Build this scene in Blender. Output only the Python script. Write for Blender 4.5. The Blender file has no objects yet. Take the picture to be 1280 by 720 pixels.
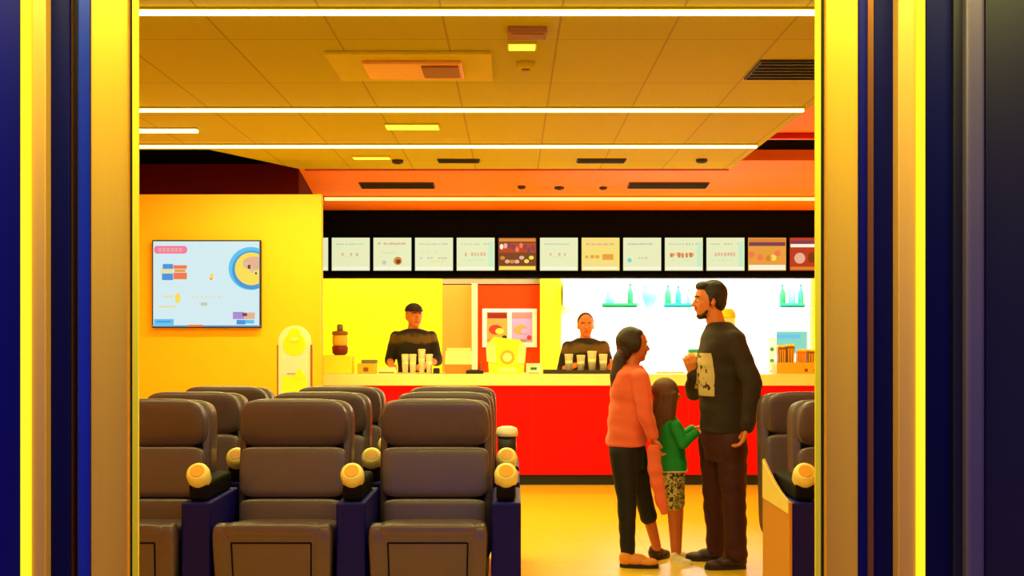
import bpy, bmesh, math, random
from mathutils import Vector, Matrix, Euler
random.seed(7)
S = bpy.context.scene
C = S.collection
F = 1600.0; HZ = 421.0; CH = 1.43
def PX(x, k): return (x-640.0)/k
def PZ(y, k): return CH-(y-HZ)/k
def D(k): return F/k

# ---------------------------------------------------------------- materials
def lin(c):
    r = []
    for v in c:
        v /= 255.0
        r.append(v/12.92 if v <= 0.04045 else ((v+0.055)/1.055)**2.4)
    return (r[0], r[1], r[2], 1)
M = {}
def mat(name, col, rough=0.6, metal=0.0, spec=0.5, bump=0.0, bscale=40.0, var=0.0, vscale=6.0, coat=0.0, stretch=None, trans=0.0, sheen=0.0):
    m = bpy.data.materials.new(name); m.use_nodes = True
    nt = m.node_tree; b = nt.nodes['Principled BSDF']
    c = lin(col)
    b.inputs['Base Color'].default_value = c
    b.inputs['Roughness'].default_value = rough
    b.inputs['Metallic'].default_value = metal
    b.inputs['Specular IOR Level'].default_value = spec
    b.inputs['Coat Weight'].default_value = coat
    b.inputs['Transmission Weight'].default_value = trans
    b.inputs['Sheen Weight'].default_value = sheen
    tc = nt.nodes.new('ShaderNodeTexCoord')
    mp = nt.nodes.new('ShaderNodeMapping')
    nt.links.new(tc.outputs['Object'], mp.inputs['Vector'])
    if stretch: mp.inputs['Scale'].default_value = stretch
    if var > 0:
        n = nt.nodes.new('ShaderNodeTexNoise'); n.inputs['Scale'].default_value = vscale; n.inputs['Detail'].default_value = 4
        nt.links.new(mp.outputs['Vector'], n.inputs['Vector'])
        mx = nt.nodes.new('ShaderNodeMix'); mx.data_type = 'RGBA'
        mx.inputs['A'].default_value = tuple(v*(1-var) for v in c[:3])+(1,)
        mx.inputs['B'].default_value = tuple(min(1, v*(1+var)) for v in c[:3])+(1,)
        nt.links.new(n.outputs['Fac'], mx.inputs['Factor'])
        nt.links.new(mx.outputs['Result'], b.inputs['Base Color'])
    if bump > 0:
        n2 = nt.nodes.new('ShaderNodeTexNoise'); n2.inputs['Scale'].default_value = bscale; n2.inputs['Detail'].default_value = 5
        nt.links.new(mp.outputs['Vector'], n2.inputs['Vector'])
        bp = nt.nodes.new('ShaderNodeBump'); bp.inputs['Strength'].default_value = bump; bp.inputs['Distance'].default_value = 0.01
        nt.links.new(n2.outputs['Fac'], bp.inputs['Height'])
        nt.links.new(bp.outputs['Normal'], b.inputs['Normal'])
    M[name] = m
    return m
def emis(name, col, strength, base=(20, 20, 20)):
    m = mat(name, base, 0.4)
    b = m.node_tree.nodes['Principled BSDF']
    b.inputs['Emission Color'].default_value = lin(col)
    b.inputs['Emission Strength'].default_value = strength
    return m

mat('yellow_paint', (250, 190, 4), 0.6, var=0.04, bump=0.05, bscale=90)
mat('lemon_paint', (252, 244, 2), 0.55, var=0.02, bump=0.03)
mat('maroon_paint', (84, 3, 4), 0.8, spec=0.15, var=0.05)
mat('black_paint', (7, 7, 3), 0.9, spec=0.06, var=0.1)
mat('peach_paint', (220, 142, 40), 0.6, var=0.03)
mat('orange_door', (238, 58, 2), 0.7, spec=0.1, var=0.03)
mat('white_paint', (245, 245, 240), 0.5, var=0.02)
mat('grey_paint', (150, 140, 110), 0.6, var=0.05)
mat('orange_paint', (250, 128, 8), 0.6, spec=0.2, var=0.16, vscale=1.2, stretch=(0.5, 2.5, 1))
mat('red_trim', (200, 20, 2), 0.5, var=0.05)
mat('red_laminate', (236, 6, 2), 0.5, spec=0.15, var=0.03, vscale=2)
mat('counter_stone', (250, 234, 130), 0.35, var=0.06, vscale=18)
mat('counter_light', (255, 246, 165), 0.35, var=0.03)
mat('kick_black', (12, 16, 10), 0.5, var=0.1)
mat('navy', (8, 8, 120), 0.5, spec=0.2, var=0.08, vscale=3, stretch=(1, 1, 0.2))
mat('deep_navy', (3, 6, 74), 0.5, spec=0.15, var=0.1, vscale=3)
mat('night', (12, 6, 22), 0.5, var=0.1)
mat('blue_metal', (28, 56, 180), 0.35, metal=0.3, var=0.06)
mat('violet_grey', (98, 86, 102), 0.4, metal=0.3, var=0.06)
mat('black_rubber', (8, 7, 8), 0.6, var=0.1)
mat('gold_metal', (246, 190, 40), 0.42, metal=0.25, var=0.04, stretch=(8, 8, 0.5))
mat('gold_bright', (255, 236, 12), 0.6, metal=0.0, var=0.03)
mat('tan_metal', (240, 180, 70), 0.42, metal=0.2, var=0.04)
mat('brass', (140, 84, 20), 0.4, metal=0.5, var=0.05)
mat('corridor_wall', (24, 18, 60), 0.6, var=0.1)
emis('led_yellow', (255, 236, 10), 1.15)
emis('led_line', (255, 234, 160), 7.0)
emis('led_soft', (255, 234, 165), 2.6)
emis('led_orange', (255, 190, 90), 4.0)
emis('lamp_glow', (255, 225, 60), 1.5)
mat('vent_dark', (52, 40, 10), 0.6, var=0.1)
mat('vent_black', (14, 12, 6), 0.6, var=0.1)
mat('hatch', (214, 200, 12), 0.7, spec=0.1, var=0.05)
mat('hatch_brown', (150, 92, 14), 0.6, var=0.1)
# leather
mat('leather', (90, 72, 78), 0.36, spec=0.6, coat=0.15, bump=0.12, bscale=160, var=0.12, vscale=9)
mat('leather_dark', (44, 34, 34), 0.45, bump=0.1, bscale=160, var=0.12)
mat('leather_gap', (10, 7, 9), 0.7, spec=0.15, var=0.1)
mat('navy_panel', (12, 8, 116), 0.5, spec=0.2, var=0.08)
mat('cream_plastic', (246, 232, 130), 0.35, var=0.03)
mat('amber_inlay', (240, 170, 30), 0.4, var=0.05)
mat('cream_shell', (204, 140, 50), 0.5, var=0.04)
# people
mat('skin_tan', (226, 132, 66), 0.5, var=0.06, vscale=12, bump=0.03)
mat('skin_warm', (206, 108, 50), 0.5, var=0.06, vscale=12, bump=0.03)
mat('hair_black', (24, 16, 12), 0.45, bump=0.5, bscale=60, stretch=(4, 4, 0.6), var=0.3, vscale=20)
mat('hair_brown', (46, 26, 14), 0.5, bump=0.5, bscale=60, stretch=(4, 4, 0.6), var=0.4, vscale=20)
mat('hair_light', (104, 62, 26), 0.6, bump=0.5, bscale=60, stretch=(4, 4, 0.6), var=0.4, vscale=20)
mat('coral_knit', (240, 104, 62), 0.8, bump=0.35, bscale=14, var=0.06, sheen=0.2)
mat('black_denim', (14, 12, 14), 0.75, bump=0.3, bscale=14, var=0.15)
mat('maroon_denim', (60, 8, 14), 0.75, bump=0.3, bscale=12, var=0.3, vscale=8)
mat('green_cotton', (14, 148, 52), 0.75, bump=0.4, bscale=20, var=0.15)
mat('white_band', (225, 215, 170), 0.7)
mat('shoe_orange', (240, 150, 50), 0.55, var=0.08)
mat('shoe_sole', (30, 24, 26), 0.6, var=0.1)
mat('shoe_dark', (52, 22, 22), 0.5, var=0.15)
mat('shoe_white', (238, 216, 170), 0.6, var=0.08)
mat('sole_pale', (240, 225, 190), 0.6, var=0.05)
mat('staff_black', (26, 22, 16), 0.75, bump=0.3, bscale=16, var=0.15)
mat('staff_olive', (104, 84, 26), 0.75, var=0.15)
mat('eye_white', (235, 225, 210), 0.3); mat('eye_dark', (20, 12, 8), 0.2)
mat('lip', (176, 78, 58), 0.5)
# camo shorts
m = mat('camo', (170, 160, 90), 0.8)
nt = m.node_tree; n = nt.nodes.new('ShaderNodeTexNoise'); n.inputs['Scale'].default_value = 34; n.inputs['Detail'].default_value = 1
cr = nt.nodes.new('ShaderNodeValToRGB'); cr.color_ramp.interpolation = 'CONSTANT'
cr.color_ramp.elements[0].color = lin((70, 60, 24)); cr.color_ramp.elements[1].position = 0.44; cr.color_ramp.elements[1].color = lin((214, 196, 120))
e = cr.color_ramp.elements.new(0.55); e.color = lin((130, 120, 56))
tc = nt.nodes.new('ShaderNodeTexCoord')
nt.links.new(tc.outputs['Object'], n.inputs['Vector']); nt.links.new(n.outputs['Fac'], cr.inputs['Fac'])
nt.links.new(cr.outputs['Color'], nt.nodes['Principled BSDF'].inputs['Base Color'])
# floor: polished warm vinyl with broad tiles
m = mat('floor_vinyl', (250, 206, 60), 0.3, coat=0.25)
nt = m.node_tree; b = nt.nodes['Principled BSDF']
b.inputs['Coat Roughness'].default_value = 0.12
br = nt.nodes.new('ShaderNodeTexBrick'); br.offset = 0.0
br.inputs['Color1'].default_value = lin((250, 210, 46)); br.inputs['Color2'].default_value = lin((246, 204, 40)); br.inputs['Mortar'].default_value = lin((232, 182, 30))
br.inputs['Scale'].default_value = 1.0; br.inputs['Mortar Size'].default_value = 0.004; br.inputs['Brick Width'].default_value = 0.9; br.inputs['Row Height'].default_value = 0.9
tc = nt.nodes.new('ShaderNodeTexCoord'); nt.links.new(tc.outputs['Object'], br.inputs['Vector']); nt.links.new(br.outputs['Color'], b.inputs['Base Color'])
# ceiling tiles
m = mat('ceiling_tile', (190, 182, 5), 0.8, spec=0.1)
nt = m.node_tree; b = nt.nodes['Principled BSDF']
br = nt.nodes.new('ShaderNodeTexBrick'); br.offset = 0.0
br.inputs['Color1'].default_value = lin((192, 184, 6)); br.inputs['Color2'].default_value = lin((187, 178, 4)); br.inputs['Mortar'].default_value = lin((160, 145, 4))
br.inputs['Scale'].default_value = 1.0; br.inputs['Mortar Size'].default_value = 0.006; br.inputs['Brick Width'].default_value = 0.58; br.inputs['Row Height'].default_value = 1.16
tc = nt.nodes.new('ShaderNodeTexCoord'); mp = nt.nodes.new('ShaderNodeMapping'); mp.inputs['Location'].default_value = (0.34, 0.2, 0)
nt.links.new(tc.outputs['Object'], mp.inputs['Vector']); nt.links.new(mp.outputs['Vector'], br.inputs['Vector']); nt.links.new(br.outputs['Color'], b.inputs['Base Color'])
M['ceiling_tile'] = m
# flat screen / print colours
def scr(name, col, s=1.0): return emis(name, col, s)
for nm, col in dict(s_cream=(234, 242, 192), s_mint=(200, 242, 200), s_yellow=(250, 226, 120), s_grey=(200, 206, 186), s_rose=(232, 180, 150),
                    s_amber=(236, 160, 60), s_red=(190, 44, 22), s_brown=(110, 44, 16), s_plum=(110, 50, 80), s_white=(252, 250, 225),
                    s_teal=(110, 220, 200), s_ice=(214, 240, 250), s_pink=(250, 120, 170), s_blue=(40, 150, 225), s_sky=(70, 200, 245),
                    s_coral=(245, 120, 80), s_sun=(252, 226, 90), s_lilac=(170, 140, 220), s_mist=(232, 228, 180), s_orange=(220, 130, 50), s_tv=(212, 242, 250)).items():
    scr(nm, col, 0.92)
for nm, col in dict(p_red=(200, 40, 30), p_wine=(120, 14, 16), p_pink=(236, 120, 110), p_yellow=(255, 250, 50), p_white=(246, 240, 214), p_lemon=(250, 240, 20),
                    p_orange=(240, 140, 60), p_lilac=(220, 140, 190), p_green=(14, 130, 74), p_teal=(14, 140, 118), p_cyan=(90, 196, 200), p_brown=(150, 90, 26),
                    p_amber=(240, 190, 40), p_black=(16, 14, 10), p_cream=(252, 246, 176), p_ice=(206, 236, 236), p_deep=(4, 90, 70), p_grey=(130, 120, 80)).items():
    mat(nm, col, 0.5)
mat('clear_yellow', (252, 240, 120), 0.15, trans=0.35)

# ---------------------------------------------------------------- mesh builder
class MB:
    def __init__(s): s.v = []; s.f = []; s.mi = []; s.sm = []; s.mats = []
    def _m(s, m):
        if m not in s.mats: s.mats.append(m)
        return s.mats.index(m)
    def add(s, vs, fs, m, smooth=False, mx=None):
        o = len(s.v); i = s._m(m)
        for v in vs:
            v = Vector(v)
            if mx is not None: v = mx @ v
            s.v.append(tuple(v))
        for f in fs: s.f.append(tuple(o+q for q in f)); s.mi.append(i); s.sm.append(smooth)
        return s
    def box(s, x0, x1, y0, y1, z0, z1, m, bev=0.0, mx=None):
        if bev > 0:
            bm = bmesh.new(); bmesh.ops.create_cube(bm, size=1)
            for v in bm.verts: v.co = Vector(((x0+x1)/2+v.co.x*(x1-x0), (y0+y1)/2+v.co.y*(y1-y0), (z0+z1)/2+v.co.z*(z1-z0)))
            bmesh.ops.bevel(bm, geom=bm.edges[:], offset=bev, segments=3, affect='EDGES', profile=0.5)
            bm.verts.index_update()
            vs = [v.co.copy() for v in bm.verts]; fs = [[v.index for v in f.verts] for f in bm.faces]; bm.free()
            return s.add(vs, fs, m, False, mx)
        vs = [(x, y, z) for x in (x0, x1) for y in (y0, y1) for z in (z0, z1)]
        fs = [(0, 1, 3, 2), (4, 6, 7, 5), (0, 4, 5, 1), (2, 3, 7, 6), (0, 2, 6, 4), (1, 5, 7, 3)]
        return s.add(vs, fs, m, False, mx)
    def prism(s, pts, a, b, axis, m, mx=None):
        n = len(pts); vs = []
        for t in (a, b):
            for p in pts:
                vs.append({'x': (t, p[0], p[1]), 'y': (p[0], t, p[1]), 'z': (p[0], p[1], t)}[axis])
        fs = [tuple(range(n))[::-1], tuple(range(n, 2*n))]
        for i in range(n): j = (i+1) % n; fs.append((i, j, n+j, n+i))
        return s.add(vs, fs, m, False, mx)
    def lathe(s, prof, m, n=28, mx=None, smooth=True, c=(0, 0, 0), sx=1, sy=1):
        vs = []; fs = []
        for r, z in prof:
            for i in range(n):
                a = 2*math.pi*i/n; vs.append((c[0]+r*sx*math.cos(a), c[1]+r*sy*math.sin(a), c[2]+z))
        for j in range(len(prof)-1):
            for i in range(n):
                k = (i+1) % n; fs.append((j*n+i, j*n+k, (j+1)*n+k, (j+1)*n+i))
        s.add(vs, fs, m, smooth, mx)
        s.add([vs[i] for i in range(n)], [tuple(range(n))[::-1]], m, False, mx)
        s.add(vs[-n:], [tuple(range(n))], m, False, mx)
        return s
    def sq(s, c, size, e1, e2, m, mx=None, n=28, fn=None):
        """superquadric cushion"""
        def p(v, e): return math.copysign(abs(v)**e, v)
        vs = []; fs = []; h = n//2
        for j in range(h+1):
            t = -math.pi/2+math.pi*j/h
            for i in range(n):
                a = 2*math.pi*i/n+math.pi/n
                q = Vector((p(math.cos(t), e1)*p(math.cos(a), e2), p(math.cos(t), e1)*p(math.sin(a), e2), p(math.sin(t), e1)))
                q = Vector((c[0]+q.x*size[0]/2, c[1]+q.y*size[1]/2, c[2]+q.z*size[2]/2))
                if fn: q = fn(q)
                vs.append(q)
        for j in range(h):
            for i in range(n):
                k = (i+1) % n; fs.append((j*n+i, j*n+k, (j+1)*n+k, (j+1)*n+i))
        return s.add(vs, fs, m, True, mx)
    def tube(s, pts, rs, m, n=14):
        if not hasattr(rs, '__len__'): rs = [rs]*len(pts)
        pts = [Vector(p) for p in pts]; vs = []; fs = []
        for i, p in enumerate(pts):
            d = (pts[min(i+1, len(pts)-1)]-pts[max(i-1, 0)]).normalized()
            u = d.orthogonal().normalized() if abs(d.z) > 0.99 else d.cross(Vector((0, 0, 1))).normalized()
            w = d.cross(u)
            for q in range(n):
                a = 2*math.pi*q/n; vs.append(p+u*rs[i]*math.cos(a)+w*rs[i]*math.sin(a))
        for j in range(len(pts)-1):
            for i in range(n): k = (i+1) % n; fs.append((j*n+i, j*n+k, (j+1)*n+k, (j+1)*n+i))
        fs.append(tuple(range(n))[::-1]); fs.append(tuple((len(pts)-1)*n+i for i in range(n)))
        return s.add(vs, fs, m, True)
    def quad(s, x0, x1, z0, z1, y, m, mx=None, th=0.002):
        return s.box(x0, x1, y-th, y, z0, z1, m, 0, mx)
    def disc(s, cx, cz, r, y, m, n=28, th=0.002, rz=None, clip=None):
        rz = rz or r; pts = []
        for i in range(n):
            x = cx+r*math.cos(2*math.pi*i/n); z = cz+rz*math.sin(2*math.pi*i/n)
            if clip is not None: x = min(x, clip)
            pts.append((x, z))
        return s.prism(pts, y-th, y, 'y', m)
    def build(s, name, parent=None, loc=None):
        me = bpy.data.meshes.new(name); me.from_pydata(s.v, [], s.f)
        for m in s.mats: me.materials.append(M[m] if isinstance(m, str) else m)
        me.polygons.foreach_set('material_index', s.mi); me.polygons.foreach_set('use_smooth', s.sm)
        bm = bmesh.new(); bm.from_mesh(me); bmesh.ops.remove_doubles(bm, verts=bm.verts, dist=1e-5)
        bmesh.ops.recalc_face_normals(bm, faces=bm.faces); bm.to_mesh(me); bm.free()
        me.update()
        o = bpy.data.objects.new(name, me); C.objects.link(o)
        if parent: o.parent = parent
        if loc: o.location = loc
        return o
def tag(o, label, cat, group=None):
    o['label'] = label; o['category'] = cat
    if group: o['group'] = group
    return o
def thing(name, label, cat, loc=(0, 0, 0), rz=0, group=None):
    o = bpy.data.objects.new(name, None); C.objects.link(o); o.empty_display_size = 0.1
    o.location = loc; o.rotation_euler = (0, 0, rz)
    return tag(o, label, cat, group)
def st(o): o['kind'] = 'structure'; return o
def copy_tree(o, parent=None):
    c = o.copy(); C.objects.link(c)
    if parent: c.parent = parent
    for ch in list(o.children): copy_tree(ch, c)
    return c
def sbox(name, x0, x1, y0, y1, z0, z1, m, bev=0):
    return st(MB().box(x0, x1, y0, y1, z0, z1, m, bev).build(name))

# ---------------------------------------------------------------- shell
XL, XR = -3.7, 4.0
DW = 3.6                      # plane of the doorway
sbox('floor', XL-0.2, XR+0.2, -1.5, 17.2, -0.1, 0.0, 'floor_vinyl')
sbox('wall_left', XL-0.1, XL, DW, 17, 0, 4.0, 'yellow_paint')
sbox('wall_right', XR, XR+0.1, DW, 17, 0, 4.0, 'yellow_paint')
KW = 100.0
yb = D(KW)
# upper dark void above the lowered ceiling
sbox('ceiling_upper', XL-0.1, XR+0.1, DW, 17, 4.0, 4.1, 'black_paint')
# lowered golden tiled ceiling with a cut corner (left) and a straight open edge (right)
zc = 3.0
pts = [(XL, DW+0.12), (2.04, DW+0.12), (2.04, D(133)), (-1.96, D(133)), (-2.54, D(149)), (XL, D(149))]
st(MB().prism(pts, zc, zc+0.12, 'z', 'ceiling_tile').build('ceiling'))
st(MB().box(-1.94, 2.03, D(133)-0.05, D(133)+0.01, zc-0.012, zc+0.1, 'red_trim').build('trim_1'))  # red strip painted in for the shaded front of the orange ceiling
# sloping orange ceiling over the counter aisle
d0, d1 = D(136), D(113)
st(MB().add([(-2.0, d0, 3.05), (XR, d0, 3.05), (XR, d1, 2.83), (-2.1, d1, 2.83), (-2.0, d0, 3.15), (XR, d0, 3.15), (XR, d1, 2.93), (-2.1, d1, 2.93)],
            [(0, 1, 2, 3), (7, 6, 5, 4), (0, 4, 5, 1), (1, 5, 6, 2), (2, 6, 7, 3), (3, 7, 4, 0)], 'orange_paint').build('ceiling_orange'))
# high orange ceiling on the right and dark band behind it
st(MB().box(2.3, XR, DW+0.2, 11.35, 3.24, 3.32, 'orange_paint').build('ceiling_right'))
sbox('trim_2', 2.05, XR, 11.36, 11.44, 3.19, 3.25, 'red_trim')
sbox('wall_bulkhead_right', 2.05, XR, 11.9, 12.0, 3.16, 3.98, 'kick_black')
# maroon recess above the yellow poster wall
sbox('wall_maroon', XL, -2.02, D(132), D(132)+0.06, 2.4, 3.066, 'maroon_paint')
sbox('wall_void', XL, -2.02, D(132), D(132)+0.06, 3.07, 3.98, 'black_paint')
st(MB().prism([(-2.02, D(132)+0.07), (-2.11, d1-0.005), (-2.17, d1-0.005), (-2.08, D(132)+0.07)], 2.1, 3.98, 'z', 'maroon_paint').build('wall_maroon_side'))
# yellow partition wall carrying the TV
dl = D(141)
sbox('wall_poster', XL, -1.695, dl, dl+0.10, 0, 2.692, 'yellow_paint')
sbox('trim_3', -1.72, -1.690, dl-0.004, dl+0.104, 0, 2.695, 'yellow_paint')
# menu fascia
sbox('wall_menu_fascia', XL, XR, d1, d1+0.3, 2.085, 2.83, 'black_paint')
sbox('trim_4', XL, XR, d1+0.3, yb, 2.88, 2.96, 'white_paint')          # kitchen ceiling
# kitchen back wall
def KX(x): return PX(x, KW)
sbox('wall_kitchen_yellow', XL, KX(553), yb, yb+0.1, 0, 2.9, 'lemon_paint')
sbox('wall_kitchen_peach', KX(553), KX(590), yb-0.02, yb+0.1, 0, PZ(356, KW), 'peach_paint')
sbox('trim_5', KX(553), KX(675), yb-0.03, yb+0.1, PZ(355, KW), 2.9, 'grey_paint')
sbox('trim_6', KX(590), KX(597), yb-0.06, yb+0.1, 0, PZ(355, KW), 'counter_light')
dk = st(MB().box(KX(597), KX(675), yb-0.01, yb+0.1, 0, PZ(356, KW), 'orange_door').build('door_1'))
MB().box(KX(600), KX(602), yb-0.07, yb-0.01, 1.0, 1.12, 'brass').build('door_handle', dk)
sbox('wall_kitchen_pillar', KX(675), KX(701), yb-0.12, yb+0.1, 0, 2.9, 'lemon_paint')
sbox('wall_kitchen_white', KX(701), KX(1016), yb, yb+0.1, 0, 2.9, 'white_paint')
sbox('wall_kitchen_end', KX(1013), XR, yb-0.15, yb+0.1, 0, 2.9, 'lemon_paint')
sbox('wall_back_upper', XL, XR, yb+0.12, yb+0.2, 0, 4.0, 'black_paint')
sbox('wall_kitchen_left', XL, XL+0.02, dl+0.1, yb, 0, 2.4, 'lemon_paint')

# ---------------------------------------------------------------- doorway
KD = 450.0
def DX(x, k=KD): return PX(x, k)
H = 2.75
n = [10]
def strip(x0, x1, y0, y1, m, bev=0.0, k=KD, name=None):
    n[0] += 1
    y1 = y0+0.012 if m == 'led_yellow' else min(y1, yf+0.05)
    k = F/y0
    return sbox(name or 'trim_%d' % n[0], DX(x0, k), DX(x1, k), y0, y1, 0, H, m, bev)
yf = D(KD)
# left side, outwards from the opening
strip(165.5, 172.5, yf-0.02, yf-0.008, 'gold_bright')
strip(160, 165.5, yf+0.02, yf+0.1, 'black_rubber')
strip(113, 160, yf, yf+0.12, 'gold_metal', 0.006)
strip(97.5, 113, yf+0.02, yf+0.12, 'blue_metal', 0.003)
strip(90, 97.5, yf+0.05, yf+0.12, 'black_rubber')
strip(86.5, 90, yf+0.03, yf+0.1, 'brass')
strip(57, 86.5, yf+0.01, yf+0.12, 'deep_navy', 0.003)
strip(38, 57, yf-0.03, yf+0.12, 'tan_metal', 0.004)
strip(25, 38, yf-0.04, yf+0.1, 'led_yellow', 0.003)
strip(-700, 25, yf+0.0, yf+0.12, 'navy')
# right side
strip(1019.5, 1026, yf-0.02, yf-0.008, 'gold_bright')
strip(1026, 1032, yf+0.02, yf+0.1, 'black_rubber')
strip(1032, 1073, yf, yf+0.12, 'gold_metal', 0.006)
strip(1073, 1085, yf+0.02, yf+0.12, 'navy', 0.003)
strip(1085, 1092, yf+0.01, yf+0.1, 'brass')
strip(1092, 1123, yf+0.02, yf+0.12, 'deep_navy', 0.003)
strip(1123, 1146, yf-0.03, yf+0.12, 'tan_metal', 0.004)
strip(1146, 1157, yf-0.04, yf+0.1, 'led_yellow', 0.003)
strip(1157, 1192, yf+0.01, yf+0.12, 'deep_navy', 0.003)
strip(1192, 1208, yf-0.01, yf+0.12, 'night', 0.003)
strip(1208, 1232, yf-0.04, yf+0.12, 'violet_grey', 0.012)
strip(1232, 2100, yf+0.0, yf+0.12, 'night')
sbox('wall_front', XL-0.1, XR+0.1, yf+0.121, yf+0.2, H-0.12, 4.0, 'black_paint')
st(MB().box(XL-.1, DX(140), yf+0.125, yf+0.2, 0, H-0.12, 'yellow_paint').box(DX(1052), XR+.1, yf+0.125, yf+0.2, 0, H-0.12, 'yellow_paint').build('wall_front_inner'))
sbox('ceiling_corridor', -3.7, 4.0, -1.5, yf+0.2, H, H+0.1, 'corridor_wall')

# ---------------------------------------------------------------- ceiling fixtures
def led(y, x0, x1, m, label, name='ceiling_light_strip', w=0.045, z=zc):
    t = thing(name, label, 'ceiling light', ((x0+x1)/2, y, z)); h = (x1-x0)/2
    MB().box(-h, h, -w/2-0.006, w/2+0.006, -0.012, 0.0, 'hatch').build('housing', t)
    MB().box(-h+0.005, h-0.005, -w/2, w/2, -0.034, -0.012, m, 0.004).build('diffuser', t)
    return t
led(D(261.8), -3.0, 2.0, 'led_line', 'long white light strip nearest the doorway, topmost across the gold ceiling', w=0.032)
led(D(182.8), -2.6, 2.0, 'led_soft', 'long light strip across the middle of the gold ceiling, second from the door', w=0.035)
led(D(153.5), -3.2, 2.0, 'led_soft', 'long light strip near the far edge of the gold ceiling', w=0.04)
led(D(166.2), -3.5, -2.36, 'led_soft', 'short light strip at the left edge of the gold ceiling', w=0.07)
tl = thing('ceiling_light_strip', 'long pale light strip on the orange ceiling above the menu screens', 'ceiling light', (1.0, 13.42, 2.897))
tl.rotation_euler = (-0.0915, 0, 0)
MB().box(-2.97, 2.97, -0.035, 0.035, -0.012, 0.0, 'orange_paint').build('housing', tl)
MB().box(-2.96, 2.96, -0.028, 0.028, -0.034, -0.012, 'led_orange').build('diffuser', tl)

def cpt(x, y, z=zc):
    k = (HZ-y)/(z-CH); k = -(y-HZ)/(z-CH); return PX(x, k), D(k)
def vent(x0, x1, y, z, depth, label, m='vent_dark', slats=5, rot=0):
    k = (HZ-y)/(z-CH); X0, X1 = PX(x0, k), PX(x1, k); yy = D(k); h = (X1-X0)/2
    t = thing('air_vent', label, 'air vent', ((X0+X1)/2, yy, z)); t.rotation_euler = (rot, 0, 0)
    MB().box(-h, h, -depth/2, depth/2, -0.012, 0, m).build('vent_frame', t)
    s = MB()
    for i in range(slats):
        a = -depth/2+depth*(i+0.5)/slats; s.box(-h+0.01, h-0.01, a-0.004, a+0.004, -0.02, -0.012, 'vent_black')
    s.build('slats', t)
    return t
vent(547, 600, 200, zc, 0.16, 'small dark slot vent in the gold ceiling left of centre', 'vent_dark')
vent(721, 782, 200, zc, 0.2, 'dark slot vent in the gold ceiling right of centre', 'vent_dark')
vent(450, 543, 231, 2.953, 0.24, 'dark slot vent in the orange ceiling, left of the two', rot=-0.0915)
vent(785, 885, 231, 2.953, 0.24, 'dark slot vent in the orange ceiling, right of the two', rot=-0.0915)
vent(940, 1040, 86.5, zc, 0.52, 'large black ceiling vent at the right beside the doorway edge', 'vent_black', 6)
# access hatch with grille
k = 339.5/1.57
t = thing('ceiling_cassette', 'square pale air conditioning cassette set in the gold ceiling', 'air conditioner', (PX(516, k), D(k), zc))
hw = 0.46
MB().box(-hw, hw, -0.37, 0.37, -0.02, 0, 'hatch', 0.006).build('panel', t)
MB().box(-0.27, 0.29, -0.22, 0.22, -0.04, -0.02, 'amber_inlay', 0.008).build('inner_panel', t)
MB().box(0.06, 0.27, -0.17, 0.13, -0.05, -0.04, 'hatch_brown', 0.003).build('grille', t)
def spot(x, y, z, r, m, label, name='ceiling_spotlight', cat='spotlight', group=None):
    k = (HZ-y)/(z-CH)
    t = thing(name, label, cat, (PX(x, k), D(k), z), group=group)
    MB().lathe([(r*0.9, -0.03), (r, -0.02), (r, 0.0)], m).build('trim_ring', t)
    MB().lathe([(r*0.55, -0.036), (r*0.6, -0.03)], 'vent_black').build('lens', t)
    return t
spot(497, 200, zc, 0.05, 'vent_dark', 'small dark ceiling spotlight beside the left slot vent in the gold ceiling')
spot(877, 199, zc, 0.05, 'vent_dark', 'small dark ceiling spotlight near the right end of the gold ceiling')
spot(652, 232, 2.953, 0.04, 'vent_dark', 'small spotlight in the orange ceiling, left of three')
spot(699, 233, 2.951, 0.05, 'vent_dark', 'small spotlight in the orange ceiling, middle of three')
spot(754, 233, 2.951, 0.04, 'vent_dark', 'small spotlight in the orange ceiling, right of three')
def glow(x0, x1, y, dep, label, m='lamp_glow'):
    k = (HZ-y)/(zc-CH); X0, X1 = PX(x0, k), PX(x1, k)
    t = thing('recessed_lamp', label, 'ceiling light', ((X0+X1)/2, D(k), zc)); h = (X1-X0)/2
    MB().box(-h-0.01, h+0.01, -dep/2-0.01, dep/2+0.01, -0.012, 0, 'hatch').build('lamp_frame', t)
    MB().box(-h, h, -dep/2, dep/2, -0.018, -0.012, m).build('lamp_panel', t)
glow(483, 548, 157, 0.2, 'small glowing yellow panel in the gold ceiling between two long light strips')
glow(442, 487, 196, 0.12, 'small glowing yellow panel near the far edge of the gold ceiling')
glow(636, 669, 56, 0.13, 'small pale lamp panel in the ceiling behind the brown smoke hatch')
k = 383/1.57
t = thing('smoke_hatch', 'brown recessed box in the ceiling just behind the nearest light strip', 'ceiling hatch', (PX(659, k), D(k), zc))
MB().box(-0.1, 0.1, -0.09, 0.09, -0.03, 0, 'hatch_brown', 0.004).build('cover', t)
MB().box(-0.08, 0.08, -0.06, 0.06, -0.036, -0.03, 'hatch_brown').build('grille', t)
k = 343/1.57
t = thing('smoke_detector', 'small round detector on the gold ceiling right of the square cassette', 'smoke detector', (PX(657, k), D(k), zc))
MB().lathe([(0.028, -0.04), (0.045, -0.03), (0.055, 0.0)], 'hatch').build('housing', t)
MB().lathe([(0.02, -0.048), (0.026, -0.04)], 'hatch_brown').build('sensor', t)

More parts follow.
